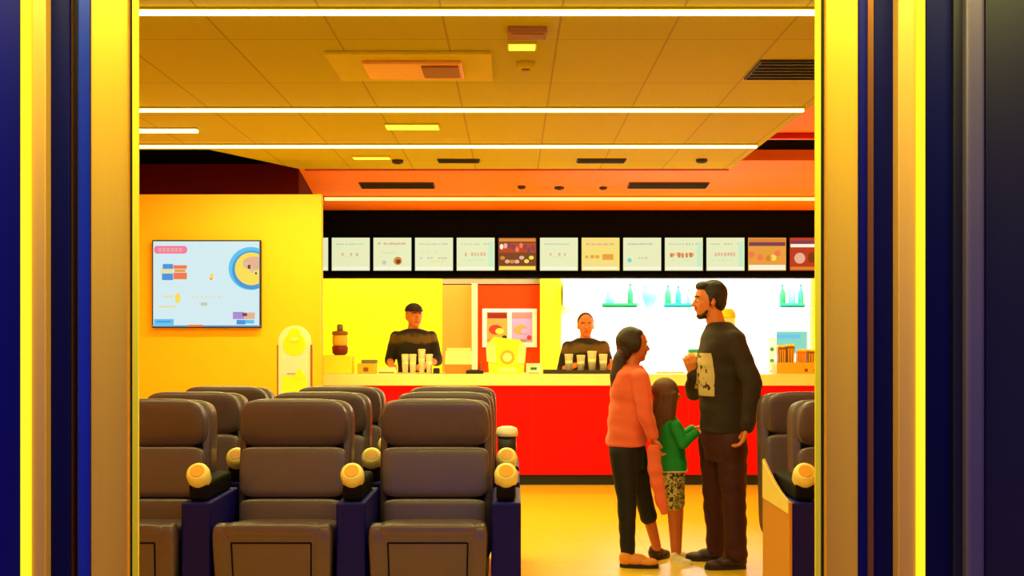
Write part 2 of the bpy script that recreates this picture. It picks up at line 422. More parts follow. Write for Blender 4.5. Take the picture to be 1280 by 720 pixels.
# ---------------------------------------------------------------- service counter
t = thing('service_counter', 'long red fronted service counter with a pale yellow top', 'counter', (0.85, D(130), 0))
x0, x1 = -2.9, 3.1
ztop = 1.07
MB().box(x0, x1, 0.03, 0.64, 0.1, ztop-0.11, 'red_laminate').build('front_panel', t)
MB().box(x0, x1, 0.06, 0.62, 0, 0.1, 'kick_black').build('kickboard', t)
MB().box(x0, x1, -0.02, 0.66, ztop-0.11, ztop, 'counter_light', 0.008).build('counter_top', t)
for i in range(1, 8): MB().box(x0+i*0.75-0.002, x0+i*0.75+0.002, 0.026, 0.03, 0.1, ztop-0.11, 'red_trim').build('panel_joint', t)

# ---------------------------------------------------------------- menu screens
kinds = ['plain', 'plain', 'food', 'text', 'mint', 'dark', 'plain', 'gold', 'cyan', 'bars', 'mintbars', 'orange', 'red']
lab = ['half hidden pale menu screen at the left end against the wall edge',
       'pale menu screen with one faint centre line, first full screen from the left',
       'pale menu screen with a brown and grey food picture low on it',
       'pale menu screen with scattered small print, left of the mint edged one',
       'mint edged pale menu screen just left of the dark food screen',
       'dark menu screen with red and brown food pictures',
       'pale menu screen just right of the dark food screen',
       'bright yellow menu screen with orange food rows',
       'pale menu screen with a cyan spot, right of the yellow one',
       'pale menu screen with brown bars, above the woman and man',
       'mint edged menu screen just left of the orange food screen',
       'orange menu screen with golden food picture and cream base',
       'red menu screen with food picture at the right end']
def menu(i, kind, label):
    xc = PX(439+51.9*(i-1), 113); w = 0.213; z0, z1 = 2.156, 2.527; h = z1-z0
    t = thing('menu_screen', label, 'menu screen', (xc, d1-0.002, z0), group='menu screens above the counter')
    MB().box(-w-0.008, w+0.008, -0.035, 0, -0.008, h+0.008, 'black_paint', 0.003).build('screen_frame', t)
    base = {'plain': 's_cream', 'food': 's_cream', 'text': 's_cream', 'mint': 's_cream', 'dark': 's_brown', 'gold': 's_yellow', 'cyan': 's_cream',
            'bars': 's_cream', 'mintbars': 's_cream', 'orange': 's_amber', 'red': 's_red'}[kind]
    g = MB().box(-w+0.004, w-0.004, -0.038, -0.035, 0.004, h-0.004, base)
    y = -0.038; r = random.Random(i)
    def q(a, b, c, d, m, lv=0): g.quad(-w+0.012+a*(2*w-0.024), -w+0.012+b*(2*w-0.024), 0.012+c*(h-0.024), 0.012+d*(h-0.024), y-0.0015*lv, m, th=0.0015)
    def row(a, b, zc_, hh, m, nn, lv=1):
        for j in range(nn):
            if r.random() < 0.85:
                s = (b-a)/nn; q(a+j*s, a+j*s+s*r.uniform(0.5, 0.85), zc_-hh*r.uniform(.4, .6), zc_+hh*r.uniform(.3, .5), m, lv)
    if kind not in ('dark', 'orange', 'red'):
        row(0.1, 0.9, 0.82, 0.05, 's_grey', 9); q(0.02, 0.98, 0.02, 0.10, 's_white')
    if kind == 'plain': row(0.25, 0.72, 0.5, 0.1, 's_rose', 6); row(0.3, 0.65, 0.42, 0.04, 's_mist', 5)
    if kind == 'food':
        row(0.1, 0.9, 0.84, 0.06, 's_rose', 5, 2); g.disc(0.06, h*0.3, 0.045, y-0.002, 's_orange'); g.disc(0.065, h*0.28, 0.025, y-0.004, 's_brown'); g.disc(-0.09, h*0.25, 0.025, y-0.002, 's_grey'); row(0.2, 0.8, 0.55, 0.05, 's_mist', 5)
    if kind == 'text': row(0.1, 0.6, 0.58, 0.05, 's_mist', 6); row(0.12, 0.9, 0.38, 0.06, 's_grey', 8); row(0.2, 0.8, 0.28, 0.05, 's_yellow', 6)
    if kind in ('mint', 'mintbars', 'bars'):
        q(0.86, 0.99, 0.1, 0.9, 's_mint'); row(0.12, 0.8, 0.5, 0.12, 's_rose', 8); row(0.15, 0.75, 0.32, 0.05, 's_mint', 5)
        if kind == 'bars': row(0.12, 0.76, 0.47, 0.16, 's_orange', 6, 2)
    if kind == 'gold': row(0.1, 0.9, 0.82, 0.07, 's_rose', 5, 2); row(0.08, 0.5, 0.42, 0.1, 's_amber', 3); q(0.55, 0.85, 0.32, 0.5, 's_amber'); row(0.1, 0.9, 0.25, 0.08, 's_mist', 6)
    if kind == 'cyan': g.disc(-0.14, h*0.32, 0.025, y-0.002, 's_teal'); row(0.4, 0.75, 0.38, 0.06, 's_grey', 4); row(0.1, 0.9, 0.82, 0.06, 's_grey', 7, 2)
    if kind == 'dark':
        q(0.0, 1, 0.9, 1.0, 's_orange'); q(0.0, 1, 0.55, 0.85, 's_red'); q(0, 1, 0.0, 0.12, 's_sun')
        for j in range(9): g.disc(-w+0.04+j*0.043, h*r.uniform(.62, .78), 0.02, y-0.004, r.choice(['s_rose', 's_plum', 's_white', 's_coral']), rz=0.03, n=12)
        for j in range(7): g.disc(-w+0.05+j*0.053, h*r.uniform(.26, .4), 0.028, y-0.004, r.choice(['s_rose', 's_sun', 's_mist', 's_orange']), rz=0.022, n=12)
    if kind == 'orange':
        q(0, 1, 0.88, 1, 's_orange'); q(0, 1, 0.76, 0.88, 's_plum'); q(0, 1, 0, 0.16, 's_white')
        for j in range(8): g.disc(-w+0.04+j*0.048, h*r.uniform(.35, .65), 0.035, y-0.004, r.choice(['s_sun', 's_amber', 's_orange', 's_coral']), n=12)
    if kind == 'red':
        q(0, 1, 0.84, 0.93, 's_plum'); q(0, 1, 0.72, 0.82, 's_white'); q(0, 1, 0, 0.1, 's_orange'); g.disc(-0.1, h*0.38, 0.06, y-0.003, 's_rose'); g.disc(0.03, h*0.4, 0.04, y-0.003, 's_brown', rz=0.06); g.disc(0.11, h*0.42, 0.04, y-0.003, 's_rose')
    g.build('display', t)
for i, (kd, lb) in enumerate(zip(kinds, lab)): menu(i, kd, lb)

# ---------------------------------------------------------------- TV on the yellow wall
k = 141.6
t = thing('wall_screen', 'large pale blue advertising screen on the yellow wall', 'screen', (PX(258, k), dl, PZ(410, k)))
w = 68/k; h = 110/k
MB().box(-w, w, -0.05, 0.0, 0, h, 'p_black', 0.006).build('bezel', t)
g = MB().box(-w+0.012, w-0.012, -0.054, -0.05, 0.012, h-0.012, 's_tv'); yy = -0.054
def tv(x0, x1, y0, y1, m, lv=1):   # in zoomed picture fractions
    fx = lambda v: -w+(v-60)/(805-60)*2*w
    fz = lambda v: h-(v-68)/(660-68)*h
    g.quad(fx(x0), fx(x1), fz(y1), fz(y0), yy-0.0015*(lv-1), m, th=0.0015)
FX = lambda v: -w+(v-60)/745*2*w
FZ = lambda v: h-(v-68)/592*h
tv(90, 280, 108, 160, 's_pink'); g.disc(FX(280), FZ(134), 0.03, yy-0.002, 's_pink', rz=FZ(108)-FZ(134)); g.disc(FX(92), FZ(134), 0.02, yy-0.002, 's_pink', rz=FZ(108)-FZ(134))
for j in range(6): tv(108+j*28, 126+j*28, 122, 146, 's_rose', 3)
tv(135, 205, 230, 262, 's_blue'); tv(118, 205, 262, 292, 's_mist'); tv(130, 205, 294, 338, 's_blue'); tv(208, 300, 238, 262, 's_coral'); tv(215, 290, 266, 284, 's_amber'); tv(208, 300, 288, 332, 's_coral')
g.disc(FX(470), FZ(315), 0.016, yy-0.002, 's_sun', rz=0.03); g.disc(FX(465), FZ(330), 0.009, yy-0.004, 's_coral')
g.disc(FX(238), FZ(460), 0.024, yy-0.002, 's_sun', rz=0.045); tv(140, 205, 440, 455, 's_mist'); tv(105, 225, 510, 524, 's_mist'); tv(395, 440, 488, 510, 's_grey'); tv(330, 540, 462, 470, 's_ice')
for j in range(7): tv(330+j*30, 350+j*30, 448, 456, 's_mist', 2)
tv(62, 805, 642, 650, 's_blue'); tv(75, 210, 600, 640, 's_sky'); tv(95, 190, 612, 622, 's_blue', 2); tv(310, 410, 638, 652, 's_coral', 2)
tv(615, 690, 552, 600, 's_lilac'); tv(690, 765, 556, 600, 's_rose'); tv(680, 712, 560, 580, 's_plum', 2); tv(640, 700, 606, 636, 's_blue'); tv(700, 760, 606, 630, 's_sky')
cl = w-0.013
g.disc(FX(738), FZ(260), 0.20*0.98, yy-0.001, 's_sky', clip=cl, rz=0.19, n=48, th=0.001); g.disc(FX(742), FZ(270), 0.17, yy-0.0025, 's_blue', clip=cl, n=48, th=0.001)
g.disc(FX(742), FZ(262), 0.145, yy-0.004, 's_sun', clip=cl, n=40, th=0.001); g.disc(FX(760), FZ(225), 0.10, yy-0.0055, 's_rose', clip=cl, rz=0.06, n=30, th=0.001)
tv(690, 720, 222, 236, 's_grey', 5); tv(718, 736, 236, 262, 's_brown', 5); tv(735, 760, 265, 288, 's_grey', 5); tv(768, 780, 285, 300, 's_brown', 5)
g.build('display', t)

# ---------------------------------------------------------------- arched floor sign
k = 150
t = thing('standing_sign', 'white arched standing sign with a yellow disc by the yellow wall', 'sign', (PX(368.5, k), D(k), 0))
hw = 20/k; zt = PZ(407, k)
pts = [(-hw, 0.06), (hw, 0.06)]+[(hw*math.cos(a), zt-hw+hw*math.sin(a)) for a in [math.pi*i/20 for i in range(21)]]
MB().prism(pts, -0.02, 0.02, 'y', 'p_white').build('board', t)
g = MB(); g.disc(0, zt-0.155, 0.095, -0.02, 'p_lemon', n=40); g.disc(0, zt-0.075, 0.055, -0.022, 'p_lemon')
g.box(-hw+0.03, hw-0.03, -0.022, -0.02, zt-0.42, zt-0.26, 'p_ice'); g.box(-hw+0.03, hw-0.03, -0.022, -0.02, zt-0.58, zt-0.42, 'p_yellow'); g.disc(0.045, zt-0.40, 0.035, -0.023, 'p_yellow'); g.box(-0.06, 0.03, -0.024, -0.022, zt-0.405, zt-0.395, 'p_lilac')
g.disc(0, zt-0.115, 0.03, -0.024, 'p_cream', rz=0.012)
g.build('sign_picture', t)
for q in (-1, 1): MB().box(q*(hw+0.006)-0.006, q*(hw+0.006)+0.006, -0.024, 0.024, 0.04, zt-0.16, 'p_brown').build('side_rail', t)
MB().box(-0.17, 0.17, -0.14, 0.14, 0, 0.06, 'p_brown', 0.01).build('base', t)

# ---------------------------------------------------------------- kitchen fittings
def KZ(y): return PZ(y, KW)
# double poster on the orange door
t = thing('poster_frame', 'white framed pair of food posters on the orange door', 'poster', (KX(637), yb-0.012, KZ(434)))
w = 34/KW; h = 48/KW
MB().box(-w, w, -0.02, 0, 0, h, 'p_white', 0.003).build('frame', t)
for sx, cs in ((-1, ('p_wine', 'p_orange', 'p_red', 'p_black')), (1, ('p_pink', 'p_lilac', 'p_orange', 'p_red'))):
    g = MB(); c = sx*0.155; g.quad(c-0.13, c+0.13, 0.06, h-0.04, -0.02, cs[1]); g.quad(c-0.12, c+0.12, h-0.12, h-0.05, -0.022, cs[0])
    g.disc(c-0.02, 0.22, 0.085, -0.022, cs[2], rz=0.06); g.disc(c+0.03, 0.20, 0.05, -0.024, 'p_yellow' if sx < 0 else 'p_lilac', rz=0.035); g.disc(c+0.09, 0.12, 0.03, -0.024, cs[3])
    g.quad(c-0.11, c+0.06, 0.07, 0.1, -0.024, 'p_grey'); g.build('poster', t)
# backlit shelf
t = thing('wall_shelf', 'long white shelf on the bright kitchen wall', 'shelf', (KX(858), yb-0.0, KZ(385)))
MB().box(-1.52, 1.52, -0.24, 0, -0.02, 0.0, 'white_paint', 0.003).build('board', t)
for x in (-1.2, 0, 1.2): MB().prism([(-0.2, -0.02), (0, -0.02), (0, -0.14)], x-0.008, x+0.008, 'x', 'white_paint').build('bracket', t)
zs = KZ(385)
ks = F/(yb-0.12)
def SX(x): return PX(x, ks)
def bottle(x, r, h, m, label):
    t = thing('bottle', label, 'bottle', (SX(x), yb-0.12, zs), group='bottles on the kitchen shelf')
    MB().lathe([(r*0.9, 0), (r, 0.01), (r, h*0.6), (r*0.42, h*0.78), (r*0.38, h*0.92)], m).build('bottle_body', t)
    MB().lathe([(r*0.45, h*0.92), (r*0.45, h)], 'p_deep').build('cap', t)
def tray(x0, x1, label, m='p_green'):
    t = thing('tray', label, 'tray', (SX((x0+x1)/2), yb-0.12, zs)); h = (x1-x0)/2/ks
    MB().box(-h, h, -0.1, 0.1, 0.0, 0.03, m, 0.008).build('tray_base', t)
    MB().box(-h, h, -0.1, -0.092, 0.0, 0.055, m, 0.002).build('rim', t)
tray(752, 796, 'green tray on the kitchen shelf above the second worker')
tray(829, 864, 'teal tray on the kitchen shelf beside the man\'s head', 'p_teal')
tray(973, 1004, 'teal tray at the right end of the kitchen shelf', 'p_teal')
def onto(o_z): pass
def jug(x, r, h, m, label, dz=0.031, name='jug', cat='jug'):
    t = thing(name, label, cat, (SX(x), yb-0.12, zs+dz))
    MB().lathe([(r*0.8, 0), (r, 0.02), (r*0.95, h*0.7), (r*0.7, h*0.85), (r*0.85, h)], m).build('jug_body', t)
    if name == 'jug': MB().tube([(r*0.8, 0, h*0.8), (r*1.6, 0, h*0.7), (r*1.6, 0, h*0.35), (r*0.9, 0, h*0.2)], r*0.13, m).build('handle', t)
def bott(x, r, h, m, label, dz=0.031):
    t = thing('bottle', label, 'bottle', (SX(x), yb-0.12, zs+dz), group='bottles on the kitchen shelf')
    MB().lathe([(r*0.9, 0), (r, 0.01), (r, h*0.6), (r*0.42, h*0.8), (r*0.38, h*0.92)], m).build('bottle_body', t)
    MB().lathe([(r*0.45, h*0.92), (r*0.45, h)], 'p_deep').build('cap', t)
jug(762, 0.055, 0.17, 'p_cyan', 'pale cyan jug on the green tray')
bott(788, 0.035, 0.27, 'p_green', 'tall green bottle at the right end of the green tray')
t = thing('serving_bowl', 'large pale cyan bowl on the kitchen shelf between the green and teal trays', 'bowl', (SX(812), yb-0.12, zs))
MB().lathe([(0.05, 0), (0.055, 0.03), (0.09, 0.12), (0.095, 0.27), (0.09, 0.27)], 'p_cyan').build('bowl_body', t)
MB().lathe([(0.1, 0.268), (0.1, 0.28)], 'p_ice').build('rim', t)
bott(835, 0.04, 0.25, 'p_green', 'green bottle at the left end of the teal tray beside the man')
bott(848, 0.04, 0.24, 'p_teal', 'teal bottle second from the left on the tray beside the man')
bott(861, 0.03, 0.2, 'p_cyan', 'thin pale cyan bottle closest to the man\'s head')
bott(978, 0.04, 0.26, 'p_green', 'green bottle at the left of the teal tray at the shelf end')
jug(990, 0.045, 0.2, 'p_cyan', 'pale cyan cup in the middle of the shelf end tray', name='tall_cup', cat='cup')
bott(1001, 0.035, 0.26, 'p_teal', 'teal bottle at the far right of the kitchen shelf')
# pale blue wall cabinet behind worker
t = thing('wall_cabinet', 'pale blue wall cabinet on the bright kitchen wall beside the yellow pillar', 'cabinet', (KX(715), yb, KZ(384)))
MB().box(-0.12, 0.1, -0.2, 0, 0, 0.34, 'p_ice', 0.006).build('body', t)
MB().box(-0.115, 0.095, -0.215, -0.2, 0.005, 0.335, 'white_paint', 0.003).build('door', t)
# back counter
t = thing('back_counter', 'white back counter along the bright kitchen wall', 'counter', (KX(858), yb-0.01, 0))
MB().box(-1.5, 1.5, -0.5, 0, 0.08, 0.9, 'white_paint').build('body', t)
MB().box(-1.52, 1.52, -0.52, 0, 0.9, 0.94, 'white_paint', 0.004).build('worktop', t)
MB().box(-1.5, 1.5, -0.46, 0, 0, 0.08, 'kick_black').build('kickboard', t)
# teal monitor
kk = 103.0
t = thing('monitor', 'teal glowing monitor on the kitchen back counter above the boxes', 'monitor', (PX(989, kk), D(kk), 0.94))
MB().box(-0.1, 0.1, -0.08, 0.08, 0, 0.015, 'p_ice', 0.004).build('base', t)
MB().box(-0.025, 0.025, 0.0, 0.02, 0.015, 0.4, 'p_ice').build('pole', t)
MB().box(-0.2, 0.2, -0.03, 0.0, 0.28, 0.57, 'p_ice', 0.004).build('screen_frame', t)
MB().box(-0.185, 0.185, -0.034, -0.03, 0.295, 0.555, 's_teal').box(-0.185, 0.1, -0.036, -0.034, 0.47, 0.52, 's_sky').build('display', t)
# column of green lights panel
t = thing('control_panel', 'narrow white control panel with three green dots left of the monitor', 'control panel', (PX(963, kk), D(kk)-0.06, 0.94))
MB().box(-0.05, 0.05, -0.04, 0.04, 0, 0.5, 'p_white', 0.006).build('housing', t)
for zz in (0.06, 0.2, 0.34): g = MB(); g.disc(0, zz, 0.026, -0.04, 'p_green'); g.build('button', t)
# pale appliance
t = thing('drinks_dispenser', 'pale mint drinks dispenser on the back counter left of the man', 'dispenser', (PX(865, kk), D(kk), 0.94))
MB().box(-0.09, 0.09, -0.1, 0.1, 0, 0.5, 'p_ice', 0.01).build('body', t)
MB().box(-0.06, 0.06, -0.14, -0.1, 0.3, 0.34, 'p_green', 0.004).build('spout', t)
MB().box(-0.07, 0.07, -0.16, -0.1, 0.0, 0.02, 'p_green', 0.003).build('drip_tray', t)

# ---------------------------------------------------------------- things on the counter
kc = 127.0; yc = D(kc); CT = ztop
def cx(x): return PX(x, kc)
def cz(y): return PZ(y, kc)-CT
t = thing('candy_dispenser', 'yellow domed candy dispenser with dark rings at the left end of the counter', 'dispenser', (cx(425), yc, CT))
MB().box(-0.15, 0.13, -0.12, 0.12, 0, 0.18, 'p_yellow', 0.012).build('base', t)
MB().lathe([(0.05, 0.18), (0.075, 0.2), (0.08, 0.26), (0.07, 0.27)], 'p_wine').build('lower_ring', t)
MB().lathe([(0.068, 0.27), (0.075, 0.3), (0.075, 0.35), (0.07, 0.38)], 'p_amber').build('globe', t)
MB().lathe([(0.078, 0.38), (0.078, 0.41), (0.04, 0.42)], 'p_brown').build('upper_ring', t)
MB().lathe([(0.03, 0.42), (0.03, 0.47), (0.02, 0.485)], 'p_grey').build('knob', t)
t = thing('storage_box', 'small yellow box with a dark lid on the counter left of the first worker', 'box', (cx(459), yc, CT))
MB().box(-0.09, 0.09, -0.07, 0.07, 0, 0.10, 'p_amber', 0.004).build('body', t)
MB().box(-0.05, 0.095, -0.075, 0.075, 0.10, 0.135, 'p_grey', 0.004).build('lid', t)
MB().box(-0.03, 0.02, -0.073, -0.07, 0.02, 0.06, 'p_brown').build('sticker', t)
t = thing('paper_tray', 'low pale tray on the counter beside the first worker\'s arm', 'tray', (cx(484), yc, CT))
MB().box(-0.08, 0.08, -0.08, 0.08, 0, 0.02, 'p_cream', 0.006).build('base', t); MB().box(-0.08, 0.08, -0.08, -0.07, 0, 0.06, 'p_cream', 0.003).box(-0.08, 0.08, 0.07, 0.08, 0, 0.06, 'p_cream', 0.003).build('rim', t)
def cup(x, label, h=0.19, dz=0.0, r=0.036, lid=True, dy=0):
    t = thing('paper_cup', label, 'cup', (cx(x), yc+dy, CT+dz), group='paper cups on the counter')
    MB().lathe([(r*0.72, 0), (r*0.98, h*0.92), (r, h*0.93)], 'p_white').build('cup_body', t)
    MB().lathe([(r*1.06, h*0.93), (r*1.06, h*0.97), (r*0.8, h)], 'p_cream').build('lid', t)
    g = MB().lathe([(r*0.80, h*0.3), (r*0.90, h*0.62)], 'p_cream').build('sleeve', t)
    return t
cup(506.5, 'leftmost pale paper cup before the first worker')
cup(516, 'second pale paper cup from the left before the first worker')
cup(527, 'tallest pale paper cup before the first worker', h=0.24, dy=0.02)
cup(536.5, 'pale paper cup at the right before the first worker')
t = thing('card_reader', 'small dark card reader on the counter right of the first worker\'s cups', 'card reader', (cx(545.5), yc, CT))
MB().box(-0.03, 0.03, -0.05, 0.05, 0, 0.05, 'p_black', 0.006).build('body', t); MB().box(-0.02, 0.02, -0.03, 0.01, 0.05, 0.054, 'p_grey').build('display', t)
t = thing('cash_register', 'cream cash register on the counter before the peach column', 'cash register', (cx(573), yc+0.05, CT))
MB().box(-0.13, 0.13, -0.12, 0.12, 0, 0.09, 'peach_paint', 0.008).build('drawer', t)
MB().prism([(-0.1, 0.09), (0.1, 0.09), (0.1, 0.22), (0.02, 0.22)], -0.13, 0.13, 'x', 'p_cream').build('body', t)
MB().box(-0.12, 0.12, 0.05, 0.07, 0.22, 0.25, 'p_cream', 0.003).build('display_top', t)
t = thing('price_terminal', 'flat black terminal on the counter before the peach column\'s right edge', 'card terminal', (cx(594), yc-0.1, CT))
MB().box(-0.085, 0.085, -0.06, 0.06, 0, 0.035, 'p_black', 0.01).build('body', t); MB().box(-0.05, 0.05, -0.04, 0.03, 0.035, 0.04, 'vent_black').build('keypad', t)
# popcorn box display
t = thing('popcorn_display', 'big yellow popcorn bucket display in front of the orange door', 'popcorn display', (cx(633), yc, CT))
MB().prism([(-0.17, 0), (0.17, 0), (0.19, 0.27), (0.13, 0.33), (-0.12, 0.36), (-0.19, 0.29)], -0.1, 0.1, 'y', 'p_yellow').build('box_body', t)
MB().prism([(-0.19, 0.12), (-0.10, 0.10), (-0.11, 0.30), (-0.20, 0.29)], -0.115, -0.1, 'y', 'p_cream').build('side_flap', t)
MB().prism([(0.10, 0.1), (0.18, 0.1), (0.195, 0.27), (0.13, 0.3)], -0.115, -0.1, 'y', 'p_cream').build('side_flap', t)
g = MB(); g.disc(0.01, 0.16, 0.07, -0.101, 'p_amber', n=30); g.disc(0.01, 0.16, 0.045, -0.104, 'p_cream'); g.box(-0.07, 0.1, -0.103, -0.1, 0.02, 0.06, 'p_cream'); g.build('emblem', t)
t = thing('menu_card', 'low white card holder with a green mark, right of the yellow popcorn display', 'card holder', (cx(667), yc, CT))
MB().prism([(-0.05, 0), (0.05, 0), (0.0, 0.1)], -0.075, 0.075, 'x', 'p_white').build('card', t); MB().box(-0.05, 0.05, -0.052, -0.046, 0.0, 0.012, 'p_amber').build('foot', t)
g = MB(); g.box(-0.03, 0.03, -0.034, -0.024, 0.035, 0.06, 'p_green'); g.build('mark', t)
t = thing('serving_tray', 'long dark serving tray under the cups before the second worker', 'tray', (cx(721), yc, CT))
MB().box(-0.32, 0.32, -0.15, 0.15, 0, 0.02, 'vent_dark', 0.006).build('base', t)
MB().box(-0.33, 0.33, -0.16, -0.15, 0, 0.035, 'vent_dark', 0.003).box(-0.33, 0.33, 0.15, 0.16, 0, 0.035, 'vent_dark', 0.003).box(-0.33, -0.32, -0.15, 0.15, 0, 0.035, 'vent_dark', 0.003).box(0.32, 0.33, -0.15, 0.15, 0, 0.035, 'vent_dark', 0.003).build('rim', t)
cup(711, 'leftmost pale cup on the dark tray before the second worker', dz=0.021, h=0.17, r=0.042)
cup(726, 'second pale cup from the left on the dark tray before the second worker', dz=0.021, h=0.16, r=0.042)
cup(740, 'tall pale cup in the middle of the dark tray before the second worker', dz=0.021, h=0.20, r=0.045)
cup(754, 'rightmost pale cup on the dark tray before the second worker', dz=0.021, h=0.17, r=0.042)
# yellow tall dispenser behind the man
t = thing('popcorn_warmer', 'tall pale yellow popcorn warmer on the counter partly behind the man\'s neck', 'popcorn warmer', (cx(911), yc+0.1, CT))
MB().box(-0.08, 0.08, -0.08, 0.08, 0, 0.1, 'p_amber', 0.006).build('base', t); MB().box(-0.07, 0.07, -0.07, 0.07, 0.1, 0.55, 'p_cream', 0.006).build('cabinet', t)
MB().lathe([(0.09, 0.55), (0.085, 0.59), (0.05, 0.64)], 'p_yellow').build('top', t)
# low yellow note
t = thing('leaflet_stack', 'low stack of pale green leaflets on the counter between woman and man', 'leaflets', (cx(838), yc, CT))
for j in range(3): MB().box(-0.13, 0.13, -0.08, 0.08, j*0.006, j*0.006+0.005, 'p_cream').build('leaflet', t)
MB().box(-0.11, -0.02, -0.06, 0.06, 0.0175, 0.02, 'p_yellow').box(0.02, 0.11, -0.06, 0.06, 0.0175, 0.02, 'p_yellow').build('print', t)
# right cartons
t = thing('cardboard_tray', 'wide yellow cardboard tray at the right end of the counter', 'tray', (cx(997), yc, CT))
MB().box(-0.23, 0.23, -0.13, 0.13, 0, 0.015, 'p_amber').build('base', t)
MB().box(-0.23, 0.23, -0.13, -0.12, 0.015, 0.11, 'p_amber').box(-0.23, 0.23, 0.12, 0.13, 0.015, 0.11, 'p_amber').box(-0.23, -0.22, -0.12, 0.12, 0.015, 0.11, 'p_amber').box(0.22, 0.23, -0.12, 0.12, 0.015, 0.11, 'p_amber').build('side', t)
MB().box(0.04, 0.07, -0.133, -0.13, 0.02, 0.05, 'p_brown').box(0.13, 0.15, -0.133, -0.13, 0.02, 0.045, 'p_brown').build('print', t)
def carton(x, w, h, label, m='p_brown', dz=0.016):
    t = thing('popcorn_carton', label, 'carton', (cx(x), yc, CT+dz), group='cartons in the cardboard tray')
    MB().prism([(-w*0.8, 0), (w*0.8, 0), (w, h), (-w, h)], -0.05, 0.05, 'y', m).build('carton_body', t)
    g = MB()
    for q in (-0.5, 0.1, 0.6): g.box(q*w-0.006, q*w+0.006, -0.053, -0.05, 0.02, h-0.02, 'p_amber')
    g.build('stripe', t)
    g = MB()
    for q in range(9): g.sq((random.uniform(-w*.8, w*.8), random.uniform(-.04, .04), h+0.008), (0.035, 0.035, 0.03), 0.8, 0.8, 'p_yellow', n=10)
    g.build('popcorn', t)
carton(976.5, 0.04, 0.24, 'leftmost tall brown carton standing in the yellow cardboard tray')
carton(987, 0.04, 0.25, 'second brown carton from the left in the yellow cardboard tray')
carton(1001, 0.045, 0.20, 'short brown carton right of the tall ones in the cardboard tray', 'p_orange')
carton(1013, 0.04, 0.20, 'rightmost carton in the yellow cardboard tray by the door edge', 'p_brown')

